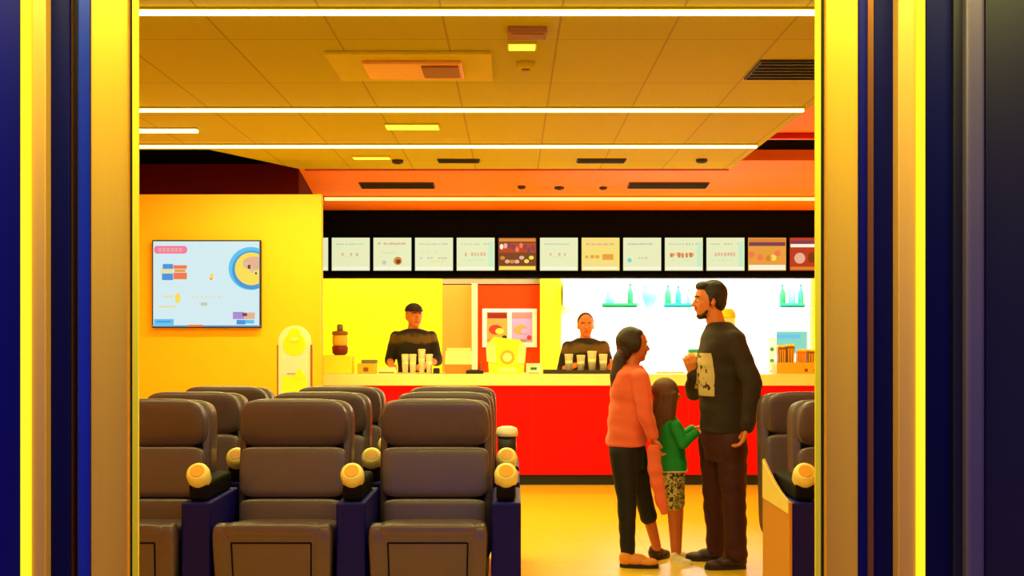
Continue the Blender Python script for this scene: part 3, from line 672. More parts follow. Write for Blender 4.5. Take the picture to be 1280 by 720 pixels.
# ---------------------------------------------------------------- lounge seats
def make_seat(side, endpanel, ax=0.362):
    t = thing('lounge_seat', '', 'chair')
    rec = Matrix.Translation((0, -0.1, 0.5)) @ Matrix.Rotation(math.radians(-7), 4, 'X') @ Matrix.Translation((0, 0.1, -0.5))
    def bulge(q):  # narrower at the top corners
        return q
    MB().sq((0, 0.045, 0.70), (0.578, 0.17, 0.84), 0.2, 0.2, 'leather', rec, n=40).build('back_shell', t)
    def hf(q):
        u = (q.z-0.868)/0.25; f = 1.0-0.05*max(0, (u-0.5)*2); return Vector((q.x*f, q.y+0.075*(1-u), q.z))
    MB().sq((0, -0.085, 0.992), (0.548, 0.19, 0.25), 0.45, 0.18, 'leather', rec, n=44, fn=hf).build('headrest', t)
    g = MB(); g.box(-0.25, 0.25, -0.06, 0.0, 0.84, 0.90, 'leather_gap', 0.004, rec); g.box(-0.25, 0.25, -0.05, 0.0, 0.57, 0.63, 'leather_gap', 0.004, rec); g.build('seam_gap', t)
    MB().sq((0, -0.05, 0.745), (0.545, 0.125, 0.262), 0.28, 0.16, 'leather', rec, n=44).build('back_cushion', t)
    MB().sq((0, -0.09, 0.53), (0.52, 0.13, 0.16), 0.3, 0.18, 'leather', rec, n=44).build('lumbar_cushion', t)
    tilt = Matrix.Translation((0, -0.35, 0.45)) @ Matrix.Rotation(math.radians(-5), 4, 'X') @ Matrix.Translation((0, 0.35, -0.45))
    MB().sq((0, -0.36, 0.455), (0.535, 0.52, 0.16), 0.35, 0.18, 'leather', tilt, n=40).build('seat_cushion', t)
    g = MB()
    def taper(q):
        f = 1-0.05*max(0, (0.5-q.z)/0.4); return Vector((q.x*f, q.y+0.06*max(0, (0.5-q.z)/0.4), q.z))
    g.sq((0, -0.608, 0.34), (0.44, 0.10, 0.42), 0.16, 0.14, 'leather', n=40, fn=taper)
    g.sq((-0.235, -0.605, 0.345), (0.085, 0.11, 0.43), 0.35, 0.35, 'leather', n=24, fn=taper)
    g.sq((0.235, -0.605, 0.345), (0.085, 0.11, 0.43), 0.35, 0.35, 'leather', n=24, fn=taper)
    g.sq((0, -0.605, 0.532), (0.46, 0.12, 0.072), 0.6, 0.25, 'leather', n=36)
    g.build('footrest', t)
    g = MB(); g.tube([(-0.185, -0.655, 0.475), (0.185, -0.655, 0.475)], 0.004, 'leather_gap'); g.tube([(-0.185, -0.655, 0.475), (-0.178, -0.61, 0.17)], 0.004, 'leather_gap'); g.tube([(0.185, -0.655, 0.475), (0.178, -0.61, 0.17)], 0.004, 'leather_gap')
    g.build('piping', t)
    MB().box(-0.24, 0.24, -0.52, 0.05, 0.0, 0.16, 'black_rubber', 0.02).box(-0.26, 0.26, -0.5, 0.06, 0.16, 0.38, 'leather_gap', 0.02).build('base', t)
    for s in side:
        x = s*ax
        MB().box(x-0.07, x+0.07, -0.60, 0.02, 0.0, 0.655, 'navy_panel', 0.012).build('arm_console', t)
        MB().box(x-0.045, x+0.045, -0.56, -0.02, 0.655, 0.745, 'leather_gap', 0.02).build('armrest', t)
        mx = Matrix.Translation((x, -0.55, 0.782)) @ Matrix.Rotation(math.radians(50), 4, 'X')
        c = MB().lathe([(0.046, -0.06), (0.054, -0.045), (0.056, 0.0), (0.050, 0.022), (0.036, 0.028)], 'cream_plastic', mx=mx, n=32).build('arm_cap', t)
        MB().lathe([(0.034, 0.028), (0.032, 0.031)], 'amber_inlay', mx=mx, n=32).build('cap_inlay', c)
    if endpanel:
        x = endpanel*ax; xs = sorted((x+endpanel*0.071, x+endpanel*0.083))
        pts = [(-0.60, 0.0), (0.04, 0.0), (0.04, 0.80)]+[(0.04-0.64*u, 0.655+0.145*(1-u)**1.6) for u in [i/10 for i in range(1, 11)]]
        MB().prism(pts, xs[0], xs[1], 'x', 'cream_shell').build('end_panel', t)
        MB().prism([(-0.58, 0.60), (0.03, 0.60)]+[(0.03-0.61*u, 0.665+0.13*(1-u)**1.6) for u in [i/10 for i in range(0, 11)]], xs[0]-0.004 if endpanel < 0 else xs[1], xs[0] if endpanel < 0 else xs[1]+0.004, 'x', 'cream_plastic').build('panel_rim', t)
    return t
rows = [6.58, 7.42, 8.26]
cols = [-1.84, -1.115, -0.39]
A = make_seat((1,), 0); B = A; R = make_seat((-1,), -1, 0.355); R2 = make_seat((), 0)
rn = ['front row', 'middle row', 'back row']
seat_labels = {
 (0, 0): 'dark leather lounge seat in the front row, cut off by the left door edge',
 (0, 1): 'dark leather lounge seat in the middle of the front row of three',
 (0, 2): 'dark leather lounge seat in the front row next to the open aisle',
 (1, 0): 'dark lounge seat showing between the first two front row seats, middle row',
 (1, 1): 'dark lounge seat directly behind the centre front seat, middle row',
 (1, 2): 'dark lounge seat directly behind the aisle seat, middle row',
 (2, 0): 'farthest left lounge seat, back row below the wall screen',
 (2, 1): 'farthest lounge seat of the centre column, back row near the arched sign',
 (2, 2): 'farthest lounge seat of the aisle column, back row near the red counter'}
used = set()
def place(proto, x, y, lb):
    o = proto if proto.name not in used else copy_tree(proto)
    used.add(proto.name); o.location = (x, y, 0); o['label'] = lb; o['group'] = 'lounge seats in rows'
for r in range(3):
    for c in range(3): place(B if c == 2 else A, cols[c], rows[r], seat_labels[(r, c)])
place(R, 1.735, rows[0], 'lounge seat at the right door edge with a cream side panel, front')
place(R2, 1.735, rows[1], 'lounge seat behind the one at the right door edge, beside the man')
# tall capped cup standing on a rear armrest
t = thing('drink_tumbler', 'dark tumbler with white lid on the armrest behind the aisle seat', 'tumbler', (-0.39+0.362, rows[1]-0.30, 0.748))
MB().lathe([(0.042, 0), (0.05, 0.02), (0.052, 0.13)], 'p_black').build('tumbler_body', t)
MB().lathe([(0.06, 0.13), (0.062, 0.15), (0.055, 0.175), (0.03, 0.185)], 'p_white').build('lid', t)

# ---------------------------------------------------------------- people
def ico(c, r, sub=2, mx=None):
    bm = bmesh.new(); bmesh.ops.create_icosphere(bm, subdivisions=sub, radius=1)
    vs = [Vector(v.co) for v in bm.verts]; bm.verts.index_update(); fs = [[v.index for v in f.verts] for f in bm.faces]; bm.free()
    if not hasattr(r, '__len__'): r = (r, r, r)
    out = []
    for v in vs:
        q = Vector((v.x*r[0], v.y*r[1], v.z*r[2]))
        if mx is not None: q = mx @ q
        out.append(q+Vector(c))
    return out, fs
def chain(ps, inf=0.0):
    """tapered limb: ps = [(Vector, r)]"""
    parts = []
    for p, r in ps: parts.append(ico(p, r+inf, 3))
    for (a, ra), (b, rb) in zip(ps, ps[1:]):
        a = Vector(a); b = Vector(b); d = b-a
        if d.length < 1e-5: continue
        d.normalize(); u = d.orthogonal().normalized(); w = d.cross(u); n_ = 20; vs = []; fs = []
        for p, r in ((a, ra+inf), (b, rb+inf)):
            for i in range(n_): an = 2*math.pi*i/n_; vs.append(p+u*r*math.cos(an)+w*r*math.sin(an))
        for i in range(n_): j = (i+1) % n_; fs.append((i, j, n_+j, n_+i))
        fs.append(tuple(range(n_))[::-1]); fs.append(tuple(range(n_, 2*n_)))
        parts.append((vs, fs))
    return parts
def loft(secs, inf=0.0):
    """secs = [(Vector, rx, ry)] rings in horizontal planes"""
    n_ = 32; vs = []; fs = []
    for c, rx, ry in secs:
        for i in range(n_):
            a = 2*math.pi*i/n_; ca, sa = math.cos(a), math.sin(a)
            e = 0.85
            vs.append(Vector(c)+Vector((math.copysign(abs(ca)**e, ca)*(rx+inf), math.copysign(abs(sa)**e, sa)*(ry+inf), 0)))
    for j in range(len(secs)-1):
        for i in range(n_): k_ = (i+1) % n_; fs.append((j*n_+i, j*n_+k_, (j+1)*n_+k_, (j+1)*n_+i))
    fs.append(tuple(range(n_))[::-1]); fs.append(tuple((len(secs)-1)*n_+i for i in range(n_)))
    return [(vs, fs)]
def union(name, parts, m, parent=None, loc=None, voxel=0.007, smooth=4, folds=0.0, cut=None):
    vs = []; fs = []
    for v, f in parts:
        o = len(vs); vs += [tuple(q) for q in v]; fs += [tuple(o+i for i in g) for g in f]
    me = bpy.data.meshes.new('tmp'); me.from_pydata(vs, [], fs)
    bm = bmesh.new(); bm.from_mesh(me); bmesh.ops.recalc_face_normals(bm, faces=bm.faces); bm.to_mesh(me); bm.free()
    ob = bpy.data.objects.new('tmp', me); C.objects.link(ob)
    rm = ob.modifiers.new('r', 'REMESH'); rm.mode = 'VOXEL'; rm.voxel_size = voxel; rm.use_smooth_shade = True
    if smooth: sm = ob.modifiers.new('s', 'SMOOTH'); sm.factor = 0.5; sm.iterations = smooth
    dg = bpy.context.evaluated_depsgraph_get()
    nm = bpy.data.meshes.new_from_object(ob.evaluated_get(dg)); nm.name = name
    bpy.data.objects.remove(ob); bpy.data.meshes.remove(me)
    if folds:
        from mathutils import noise
        for v in nm.vertices:
            q = v.co; f = noise.noise(Vector((q.x*7, q.y*7, q.z*16)))*folds
            v.co = v.co+v.normal*f
    if cut:
        bm = bmesh.new(); bm.from_mesh(nm)
        for co, no in cut:
            g = bm.verts[:]+bm.edges[:]+bm.faces[:]
            bmesh.ops.bisect_plane(bm, geom=g, plane_co=co, plane_no=no, clear_outer=True)
            ed = [e for e in bm.edges if e.is_boundary]
            if ed: bmesh.ops.holes_fill(bm, edges=ed)
        bm.to_mesh(nm); bm.free()
    nm.materials.clear(); nm.materials.append(M[m] if isinstance(m, str) else m)
    for p in nm.polygons: p.use_smooth = True
    o = bpy.data.objects.new(name, nm); C.objects.link(o)
    if parent: o.parent = parent
    if loc: o.location = loc
    return o
def hand(wrist, direction, palm_n, size=1.0, curl=0.5, thumb_side=1):
    """wrist point, pointing direction, palm normal; returns parts"""
    d = Vector(direction).normalized(); nrm = (Vector(palm_n)-d*Vector(palm_n).dot(d)).normalized(); s = d.cross(nrm)*thumb_side
    w = Vector(wrist); P = []
    L = 0.085*size
    for t_ in (-0.6, -0.2, 0.2, 0.6):
        P += chain([(w+d*0.008+s*0.018*t_*size, 0.015*size), (w+d*L+s*0.048*t_*size, 0.0125*size)])
    for i, (off, ln) in enumerate(((0.036, 0.070), (0.013, 0.078), (-0.011, 0.072), (-0.033, 0.058))):
        b = w+d*L+s*off*size; ln *= size; p = [(b, 0.0095*size)]; a = curl*0.35
        cur = b; sp = s*(off*0.6)
        for seg, fr in enumerate((0.45, 0.32, 0.23)):
            dd = (d*math.cos(a)+nrm*math.sin(a)+sp).normalized(); cur = cur+dd*ln*fr; p.append((cur, (0.009-0.001*seg)*size)); a += curl*0.8
        P += chain(p)
    tb = w+d*0.025*size+s*0.028*size
    td = (d*0.75+s*0.6+nrm*0.3).normalized()
    t2 = tb+td*0.035*size; t3 = t2+(d*0.9+s*0.15+nrm*0.35*curl).normalized()*0.028*size
    P += chain([(tb, 0.015*size), (t2, 0.0115*size), (t3, 0.0095*size)])
    return P
def shoe(parent, heel, toe, w, m_up, m_sole, label=None, h=0.075):
    heel = Vector(heel); toe = Vector(toe); d = (toe-heel); L = d.length; d.normalize(); s = Vector((-d.y, d.x, 0))
    a = math.atan2(d.y, d.x); R_ = Matrix.Rotation(a, 4, 'Z'); P = []
    P.append(ico(heel+d*(L*0.17)+Vector((0, 0, h*0.62)), (L*0.19, w*0.46, h*0.62), 3, R_))
    P.append(ico(heel+d*(L*0.42)+Vector((0, 0, h*0.50)), (L*0.30, w*0.46, h*0.50), 3, R_))
    P.append(ico(heel+d*(L*0.72)+Vector((0, 0, h*0.36)), (L*0.27, w*0.52, h*0.34), 3, R_))
    P.append(ico(heel+d*(L*0.20)+Vector((0, 0, h*0.95)), (L*0.17, w*0.42, h*0.42), 3, R_))
    o = union('shoe', P, m_up, parent, voxel=0.006, smooth=3)
    if label: o['label'] = label
    pts = []
    for i in range(32):
        t_ = 2*math.pi*i/32; u = (math.cos(t_)+1)/2; ww = w*0.5*(0.85+0.22*u)*math.copysign(abs(math.sin(t_))**0.7, math.sin(t_))
        q = heel+d*(u*L)+s*ww; pts.append((q.x, q.y))
    MB().prism(pts, 0.0, 0.022, 'z', m_sole).build('sole', o)
def head(c, r, f, yaw, nose_z=0.0, jaw=1.0):
    """returns parts. c = cranium centre, r = scale (1 = adult), f = facing unit (xy)"""
    f = Vector((math.cos(yaw), math.sin(yaw), 0)); s = Vector((-f.y, f.x, 0)); R_ = Matrix.Rotation(yaw, 4, 'Z'); c = Vector(c); P = []
    def at(a, b, z): return c+f*a*r+s*b*r+Vector((0, 0, z*r))
    P.append(ico(c, (0.094*r, 0.074*r, 0.098*r), 3, R_))
    P.append(ico(at(0.030, 0, -0.055), (0.062*r, 0.060*r, 0.072*r), 3, R_))
    P.append(ico(at(0.048, 0, -0.105*jaw), (0.036*r, 0.034*r, 0.026*r), 3, R_))
    P.append(ico(at(0.070, 0, 0.006), (0.024*r, 0.05*r, 0.016*r), 3, R_))       # brow
    P += chain([(at(0.088, 0, -0.012), 0.008*r), (at(0.104, 0, -0.044), 0.013*r)])
    P += chain([(at(0.096, 0.012, -0.047), 0.008*r), (at(0.096, -0.012, -0.047), 0.008*r)])
    P += chain([(at(0.083, 0.014, -0.073), 0.008*r), (at(0.087, 0, -0.073), 0.009*r), (at(0.083, -0.014, -0.073), 0.008*r)])
    for q in (-1, 1):
        P.append(ico(at(-0.002, q*0.075, -0.025), (0.018*r, 0.009*r, 0.031*r), 2, R_))
        P.append(ico(at(0.055, q*0.038, -0.04), (0.026*r, 0.022*r, 0.028*r), 2, R_))
    return P, at
def face(parent, at, r, m_brow='hair_black', brow_only=False):
    for q in (-1, 1):
        g = MB(); c = at(0.083, q*0.030, -0.018)
        g.sq(tuple(c), (0.022*r, 0.024*r, 0.014*r), 1, 1, 'eye_white', n=14)
        g.sq(tuple(at(0.090, q*0.031, -0.018)), (0.011*r, 0.012*r, 0.012*r), 1, 1, 'eye_dark', n=12)
        g.build('eye', parent)
        MB().tube([at(0.090, q*0.014, 0.006), at(0.093, q*0.032, 0.012), at(0.080, q*0.05, 0.006)], 0.004*r, m_brow, n=8).build('eyebrow', parent)
    MB().tube([at(0.086, -0.020, -0.073), at(0.094, 0, -0.073), at(0.086, 0.020, -0.073)], 0.0045*r, 'lip', n=8).build('mouth', parent)

class Fig:
    def __init__(s, k, px): s.k = k; s.px = px; s.root = Vector((PX(px, k), D(k), 0))
    def __call__(s, x, y, dy=0.0): return Vector((PX(x, s.k)-s.root.x, dy, PZ(y, s.k)))

# ---- man
f = Fig(200, 903)
hp, at = head(f(887, 372.5), 1.0, None, math.radians(184))
neck = chain([(f(890, 386), 0.054), (f(896, 408), 0.058)])
torso = [(f(899, 560), 0.10, 0.14), (f(904, 548), 0.128, 0.155), (f(904, 525), 0.130, 0.155), (f(902, 490), 0.130, 0.158), (f(902, 455), 0.142, 0.18), (f(904, 430), 0.132, 0.205), (f(904, 418), 0.118, 0.19), (f(902, 411), 0.092, 0.14), (f(900, 405), 0.066, 0.08)]
armN = [(f(912, 427, -0.165), 0.066), (f(932, 478, -0.235), 0.050), (f(926, 530, -0.22), 0.036)]
armF = [(f(897, 427, 0.165), 0.064), (f(874, 492, 0.24), 0.050), (f(868, 470, 0.05), 0.035)]
legN = [(f(911, 552, -0.085), 0.098), (f(914, 620, -0.095), 0.068), (f(917, 690, -0.10), 0.045)]
legF = [(f(896, 552, 0.085), 0.098), (f(896, 620, 0.11), 0.066), (f(901, 689, 0.16), 0.045)]
hN = hand(f(925.5, 531, -0.22), (-0.35, -0.05, -1), (-1, 0.1, 0.3), 1.0, 0.8, 1)
hF = hand(f(868, 470, 0.05), (-0.25, -0.25, 1), (-0.2, 1, 0.2), 1.0, 0.9, -1)
body = union('person', hp+neck+loft(torso, -0.012)+chain(armN, -0.01)+chain(armF, -0.01)+chain(legN, -0.012)+chain(legF, -0.012)+hN+hF, 'skin_tan', None, f.root, voxel=0.0062, smooth=2)
tag(body, 'tall bearded person in black sweater with pale chest print, right of the group', 'person')
face(body, at, 1.0)
# sweater with print
m = mat('black_sweater', (44, 32, 20), 0.8, bump=0.4, bscale=12, var=0.18, vscale=5)
nt = m.node_tree; b = nt.nodes['Principled BSDF']
tc = nt.nodes.new('ShaderNodeTexCoord'); sep = nt.nodes.new('ShaderNodeSeparateXYZ'); nt.links.new(tc.outputs['Object'], sep.inputs[0])
def rng(out, a, bb):
    g1 = nt.nodes.new('ShaderNodeMath'); g1.operation = 'GREATER_THAN'; nt.links.new(out, g1.inputs[0]); g1.inputs[1].default_value = a
    g2 = nt.nodes.new('ShaderNodeMath'); g2.operation = 'LESS_THAN'; nt.links.new(out, g2.inputs[0]); g2.inputs[1].default_value = bb
    mu = nt.nodes.new('ShaderNodeMath'); mu.operation = 'MULTIPLY'; nt.links.new(g1.outputs[0], mu.inputs[0]); nt.links.new(g2.outputs[0], mu.inputs[1]); return mu.outputs[0]
def mul(a, bb):
    mu = nt.nodes.new('ShaderNodeMath'); mu.operation = 'MULTIPLY'; nt.links.new(a, mu.inputs[0]); nt.links.new(bb, mu.inputs[1]); return mu.outputs[0]
mk = mul(rng(sep.outputs['X'], f(871, 0).x, f(888, 0).x), mul(rng(sep.outputs['Z'], f(0, 494).z, f(0, 441).z), rng(sep.outputs['Y'], -0.17, 0.1)))
vo = nt.nodes.new('ShaderNodeTexNoise'); vo.inputs['Scale'].default_value = 22; vo.inputs['Detail'].default_value = 2; nt.links.new(tc.outputs['Object'], vo.inputs['Vector'])
cr = nt.nodes.new('ShaderNodeValToRGB'); cr.color_ramp.interpolation = 'CONSTANT'; cr.color_ramp.elements[0].color = lin((60, 48, 24)); cr.color_ramp.elements[1].position = 0.42; cr.color_ramp.elements[1].color = lin((206, 190, 128))
nt.links.new(vo.outputs['Fac'], cr.inputs['Fac'])
mx = nt.nodes.new('ShaderNodeMix'); mx.data_type = 'RGBA'; mx.inputs['A'].default_value = lin((44, 32, 20)); nt.links.new(mk, mx.inputs['Factor']); nt.links.new(cr.outputs['Color'], mx.inputs['B']); nt.links.new(mx.outputs['Result'], b.inputs['Base Color'])
sw = [s for s in torso[2:]]
sw = [(f(904, 541), 0.134, 0.158)]+torso[2:-1]+[(f(899, 402), 0.060, 0.068)]
union('sweater', loft(sw, 0.012)+chain(armN, 0.008)+chain(armF, 0.008), m, body, voxel=0.009, smooth=12, folds=0.009)
hip = [(f(905, 575), 0.11, 0.15), (f(904, 552), 0.130, 0.158), (f(904, 535), 0.130, 0.155)]
union('trousers', loft(hip, 0.004)+chain([legN[0], legN[1], (f(917, 690, -0.10), 0.062)], 0.006)+chain([legF[0], legF[1], (f(901, 689, 0.16), 0.058)], 0.006), 'maroon_denim', body, voxel=0.008, smooth=5, folds=0.009)
hc = f(889, 369.5)
hairp = [ico(hc+Vector((0.012, 0, 0.008)), (0.094, 0.082, 0.096), 3), ico(hc+Vector((0.040, 0, -0.035)), (0.060, 0.074, 0.070), 3), ico(hc+Vector((-0.045, 0, 0.058)), (0.055, 0.062, 0.036), 3)]
hairp += chain([(hc+Vector((-0.012, -0.072, -0.02)), 0.014), (hc+Vector((-0.012, -0.07, -0.06)), 0.010)])+chain([(hc+Vector((-0.012, 0.072, -0.02)), 0.014), (hc+Vector((-0.012, 0.07, -0.06)), 0.010)])
union('hair', hairp, 'hair_black', body, voxel=0.006, smooth=2)
bd = [ico(at(0.046, 0, -0.112), (0.040, 0.040, 0.022), 3)]+chain([(at(0.03, 0.056, -0.085), 0.010), (at(0.055, 0.03, -0.118), 0.012), (at(0.062, 0, -0.125), 0.012), (at(0.055, -0.03, -0.118), 0.012), (at(0.03, -0.056, -0.085), 0.010)])+chain([(at(0.086, 0.02, -0.064), 0.006), (at(0.094, 0, -0.062), 0.006), (at(0.086, -0.02, -0.064), 0.006)])
union('beard', bd, 'hair_black', body, voxel=0.005, smooth=2)
shoe(body, f(929, 707, -0.10)*1, f(877, 707, -0.13), 0.10, 'shoe_dark', 'shoe_sole', h=0.08)
shoe(body, f(912, 707, 0.17), f(862, 707, 0.20), 0.10, 'shoe_dark', 'shoe_sole', h=0.08)

# ---- woman
f = Fig(199, 792)
hp, at = head(f(792, 428.5), 0.92, None, math.radians(8))
torso = [(f(781, 566), 0.10, 0.13), (f(783, 552), 0.112, 0.145), (f(784, 530), 0.108, 0.135), (f(786, 505), 0.108, 0.13), (f(788, 480), 0.112, 0.145), (f(788, 466), 0.09, 0.15), (f(789, 457), 0.06, 0.08)]
armN = [(f(797, 472, -0.15), 0.050), (f(803, 513, -0.185), 0.040), (f(812, 544, -0.16), 0.028)]
armF = [(f(795, 472, 0.15), 0.048), (f(799, 515, 0.19), 0.038), (f(813, 540, 0.15), 0.028)]
legN = [(f(778, 566, -0.07), 0.085), (f(782, 622, -0.08), 0.056), (f(783, 690, -0.09), 0.038)]
legF = [(f(792, 566, 0.07), 0.085), (f(806, 622, 0.10), 0.052), (f(824, 688, 0.14), 0.034)]
hN = hand(f(812.5, 545, -0.16), (0.3, 0.0, -1), (1, 0.4, 0.2), 0.88, 0.8, 1)
hF = hand(f(813.5, 541, 0.15), (0.4, 0.0, -1), (1, -0.4, 0.2), 0.88, 0.8, -1)
body = union('person', hp+chain([(f(792, 444), 0.045), (f(789, 462), 0.05)])+loft(torso, -0.012)+chain(armN, -0.006)+chain(armF, -0.006)+chain(legN, -0.01)+chain(legF, -0.004)+hN+hF, 'skin_warm', None, f.root, voxel=0.0062, smooth=2)
tag(body, 'person with long dark ponytail in coral top and black leggings, facing the taller person', 'person')
face(body, at, 0.92)
tp = [(f(783, 557), 0.114, 0.15)]+torso[1:-1]+[(f(789, 456), 0.056, 0.066)]
union('coral_top', loft(tp, 0.014)+chain(armN, 0.010)+chain(armF, 0.010), 'coral_knit', body, voxel=0.008, smooth=10, folds=0.009)
hip = [(f(786, 585), 0.09, 0.13), (f(783, 566), 0.108, 0.14), (f(783, 550), 0.108, 0.14)]
kl = [legF[0], legF[1], (legF[1][0].lerp(legF[2][0], 0.4), 0.05)]
union('leggings', loft(hip, 0.002)+chain(legN, 0.006)+chain(kl, 0.006), 'black_denim', body, voxel=0.007, smooth=4, folds=0.005)
MB().lathe([(0.036, -0.01), (0.036, 0.01)], 'p_black', mx=Matrix.Translation(f(811.5, 543, -0.16)) @ Matrix.Rotation(0.25, 4, 'Y')).build('wristband', body)
hc = f(788.5, 427.5)
hp_ = [ico(hc+Vector((-0.004, 0, 0.004)), (0.092, 0.080, 0.096), 3), ico(hc+Vector((-0.035, 0, -0.05)), (0.055, 0.07, 0.07), 3), ico(hc+Vector((0.03, 0, 0.05)), (0.052, 0.062, 0.038), 3)]
hp_ += chain([(f(779, 436, -0.02), 0.030), (f(774, 448, -0.03), 0.040), (f(772, 470, -0.04), 0.052), (f(774, 492, -0.04), 0.050), (f(779, 508, -0.04), 0.026)])
hp_ += [ico(hc+Vector((0.012, q*0.058, -0.022)), (0.048, 0.026, 0.050), 3) for q in (-1, 1)]
union('hair', hp_, 'hair_brown', body, voxel=0.006, smooth=3, folds=0.006)
MB().lathe([(0.034, -0.012), (0.038, 0), (0.034, 0.012)], 'p_wine', mx=Matrix.Translation(f(777.5, 441, -0.025)) @ Matrix.Rotation(0.5, 4, 'Y')).build('hair_tie', body)
shoe(body, f(773, 705, -0.09), f(821, 705, -0.12), 0.095, 'shoe_orange', 'shoe_sole', h=0.085)
shoe(body, f(817, 705, 0.14), f(842, 705, 0.30), 0.085, 'shoe_dark', 'shoe_sole', h=0.07)
# coral garment hanging from her hand
j0 = f.root
pp = []
secs = [(f(826, 638, -0.19), 0.020, 0.012), (f(822, 620, -0.19), 0.038, 0.018), (f(816, 590, -0.185), 0.045, 0.022), (f(813, 566, -0.18), 0.042, 0.026), (f(814, 553, -0.18), 0.030, 0.026)]
fw = Fig(199, 815)
secs = [(c+j0-fw.root, a, b_) for c, a, b_ in secs]
jk = union('jacket', loft(secs, 0), 'coral_knit', None, fw.root, voxel=0.006, smooth=3, folds=0.012)
tag(jk, 'coral jacket hanging folded from the hand of the person with the ponytail', 'jacket')

# ---- child
f = Fig(196, 843)
hp, at = head(f(834, 490), 0.80, None, math.radians(12))
torso = [(f(840, 596), 0.075, 0.085), (f(841, 582), 0.078, 0.09), (f(840, 555), 0.074, 0.085), (f(838, 535), 0.074, 0.092), (f(837, 526), 0.055, 0.085), (f(836, 520), 0.035, 0.045)]
armN = [(f(842, 532, -0.095), 0.034), (f(850, 552, -0.13), 0.029), (f(866, 541, -0.10), 0.022)]
armF = [(f(842, 532, 0.095), 0.034), (f(853, 551, 0.12), 0.029), (f(868, 538, 0.10), 0.022)]
legN = [(f(838, 600, -0.045), 0.060), (f(841, 642, -0.05), 0.040), (f(843, 692, -0.055), 0.027)]
legF = [(f(845, 600, 0.045), 0.060), (f(848, 642, 0.05), 0.040), (f(848, 692, 0.06), 0.027)]
hN = hand(f(866.5, 541, -0.10), (1, 0.1, 0.35), (0, 0.3, -1), 0.62, 0.7, 1)
hF = hand(f(868.5, 538, 0.10), (1, -0.1, 0.35), (0, -0.3, -1), 0.62, 0.7, -1)
body = union('person', hp+chain([(f(834, 505), 0.032), (f(836, 524), 0.036)])+loft(torso, -0.012)+chain(armN, -0.004)+chain(armF, -0.004)+chain(legN, 0)+chain(legF, 0)+hN+hF, 'skin_warm', None, f.root, voxel=0.0045, smooth=2)
tag(body, 'small child with long brown hair in green shirt and patterned shorts between two adults', 'person')
face(body, at, 0.8, 'hair_brown')
tp = [(f(841, 588), 0.080, 0.092)]+torso[2:-1]+[(f(836, 519), 0.034, 0.04)]
union('green_shirt', loft(tp, 0.012)+chain(armN, 0.009)+chain(armF, 0.009), 'green_cotton', body, voxel=0.007, smooth=7, folds=0.008)
MB().lathe([(0.094, -0.006), (0.096, 0), (0.094, 0.006)], 'white_band', mx=Matrix.Translation(f(841, 588)) @ Matrix.Scale(1.12, 4, (0, 1, 0)), n=32).build('shirt_hem', body)
union('shorts', loft([(f(842, 606), 0.06, 0.09), (f(841, 596), 0.078, 0.09), (f(841, 582), 0.075, 0.085)], 0.002)+chain([legN[0], (f(840, 629, -0.048), 0.052)], 0.004)+chain([legF[0], (f(847, 629, 0.048), 0.052)], 0.004), 'camo', body, voxel=0.006, smooth=3, folds=0.005)
hc = f(832, 489)
hp_ = [ico(hc+Vector((-0.004, 0, 0.006)), (0.086, 0.076, 0.086), 3), ico(hc+Vector((-0.025, 0, -0.07)), (0.062, 0.075, 0.085), 3)]
for dx, dy in ((-0.045, 0), (-0.03, -0.05), (-0.03, 0.05), (0.0, -0.062), (0.0, 0.062), (0.03, -0.06), (0.045, -0.05), (0.045, 0.05)):
    hp_ += chain([(hc+Vector((dx, dy, -0.02)), 0.026), (hc+Vector((dx-0.012, dy*1.1, -0.15)), 0.028), (hc+Vector((dx-0.006, dy*1.1, -0.23-0.05*(dx < 0))), 0.014)])
union('hair', hp_, 'hair_light', body, voxel=0.006, smooth=3, folds=0.006)
shoe(body, f(837, 701, -0.06), f(860, 701, -0.16), 0.065, 'shoe_white', 'sole_pale', h=0.05)
shoe(body, f(842, 701, 0.07), f(872, 701, 0.06), 0.065, 'shoe_white', 'sole_pale', h=0.05)

# ---- workers behind the counter
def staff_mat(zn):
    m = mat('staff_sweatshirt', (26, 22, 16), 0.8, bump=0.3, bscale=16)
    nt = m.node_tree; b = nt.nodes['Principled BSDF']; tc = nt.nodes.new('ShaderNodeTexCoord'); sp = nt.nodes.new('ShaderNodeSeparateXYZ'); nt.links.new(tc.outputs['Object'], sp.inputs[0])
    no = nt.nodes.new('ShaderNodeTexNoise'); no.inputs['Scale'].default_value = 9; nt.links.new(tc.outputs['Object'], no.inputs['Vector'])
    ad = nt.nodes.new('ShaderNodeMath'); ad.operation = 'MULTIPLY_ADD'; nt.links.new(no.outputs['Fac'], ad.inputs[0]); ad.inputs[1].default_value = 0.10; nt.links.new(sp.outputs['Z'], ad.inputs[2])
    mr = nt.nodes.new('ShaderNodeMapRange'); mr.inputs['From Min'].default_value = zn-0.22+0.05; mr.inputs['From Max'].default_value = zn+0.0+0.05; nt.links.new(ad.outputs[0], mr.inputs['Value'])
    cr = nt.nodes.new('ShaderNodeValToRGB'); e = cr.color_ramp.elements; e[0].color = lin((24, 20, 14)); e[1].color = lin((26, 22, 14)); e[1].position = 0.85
    for p_, c_ in ((0.22, (24, 20, 14)), (0.36, (104, 86, 34)), (0.6, (104, 86, 34)), (0.75, (28, 22, 14))): q_ = e.new(p_); q_.color = lin(c_)  # olive stops paint the light on the shoulders into the cloth colour
    nt.links.new(mr.outputs['Result'], cr.inputs['Fac']); nt.links.new(cr.outputs['Color'], b.inputs['Base Color']); return m
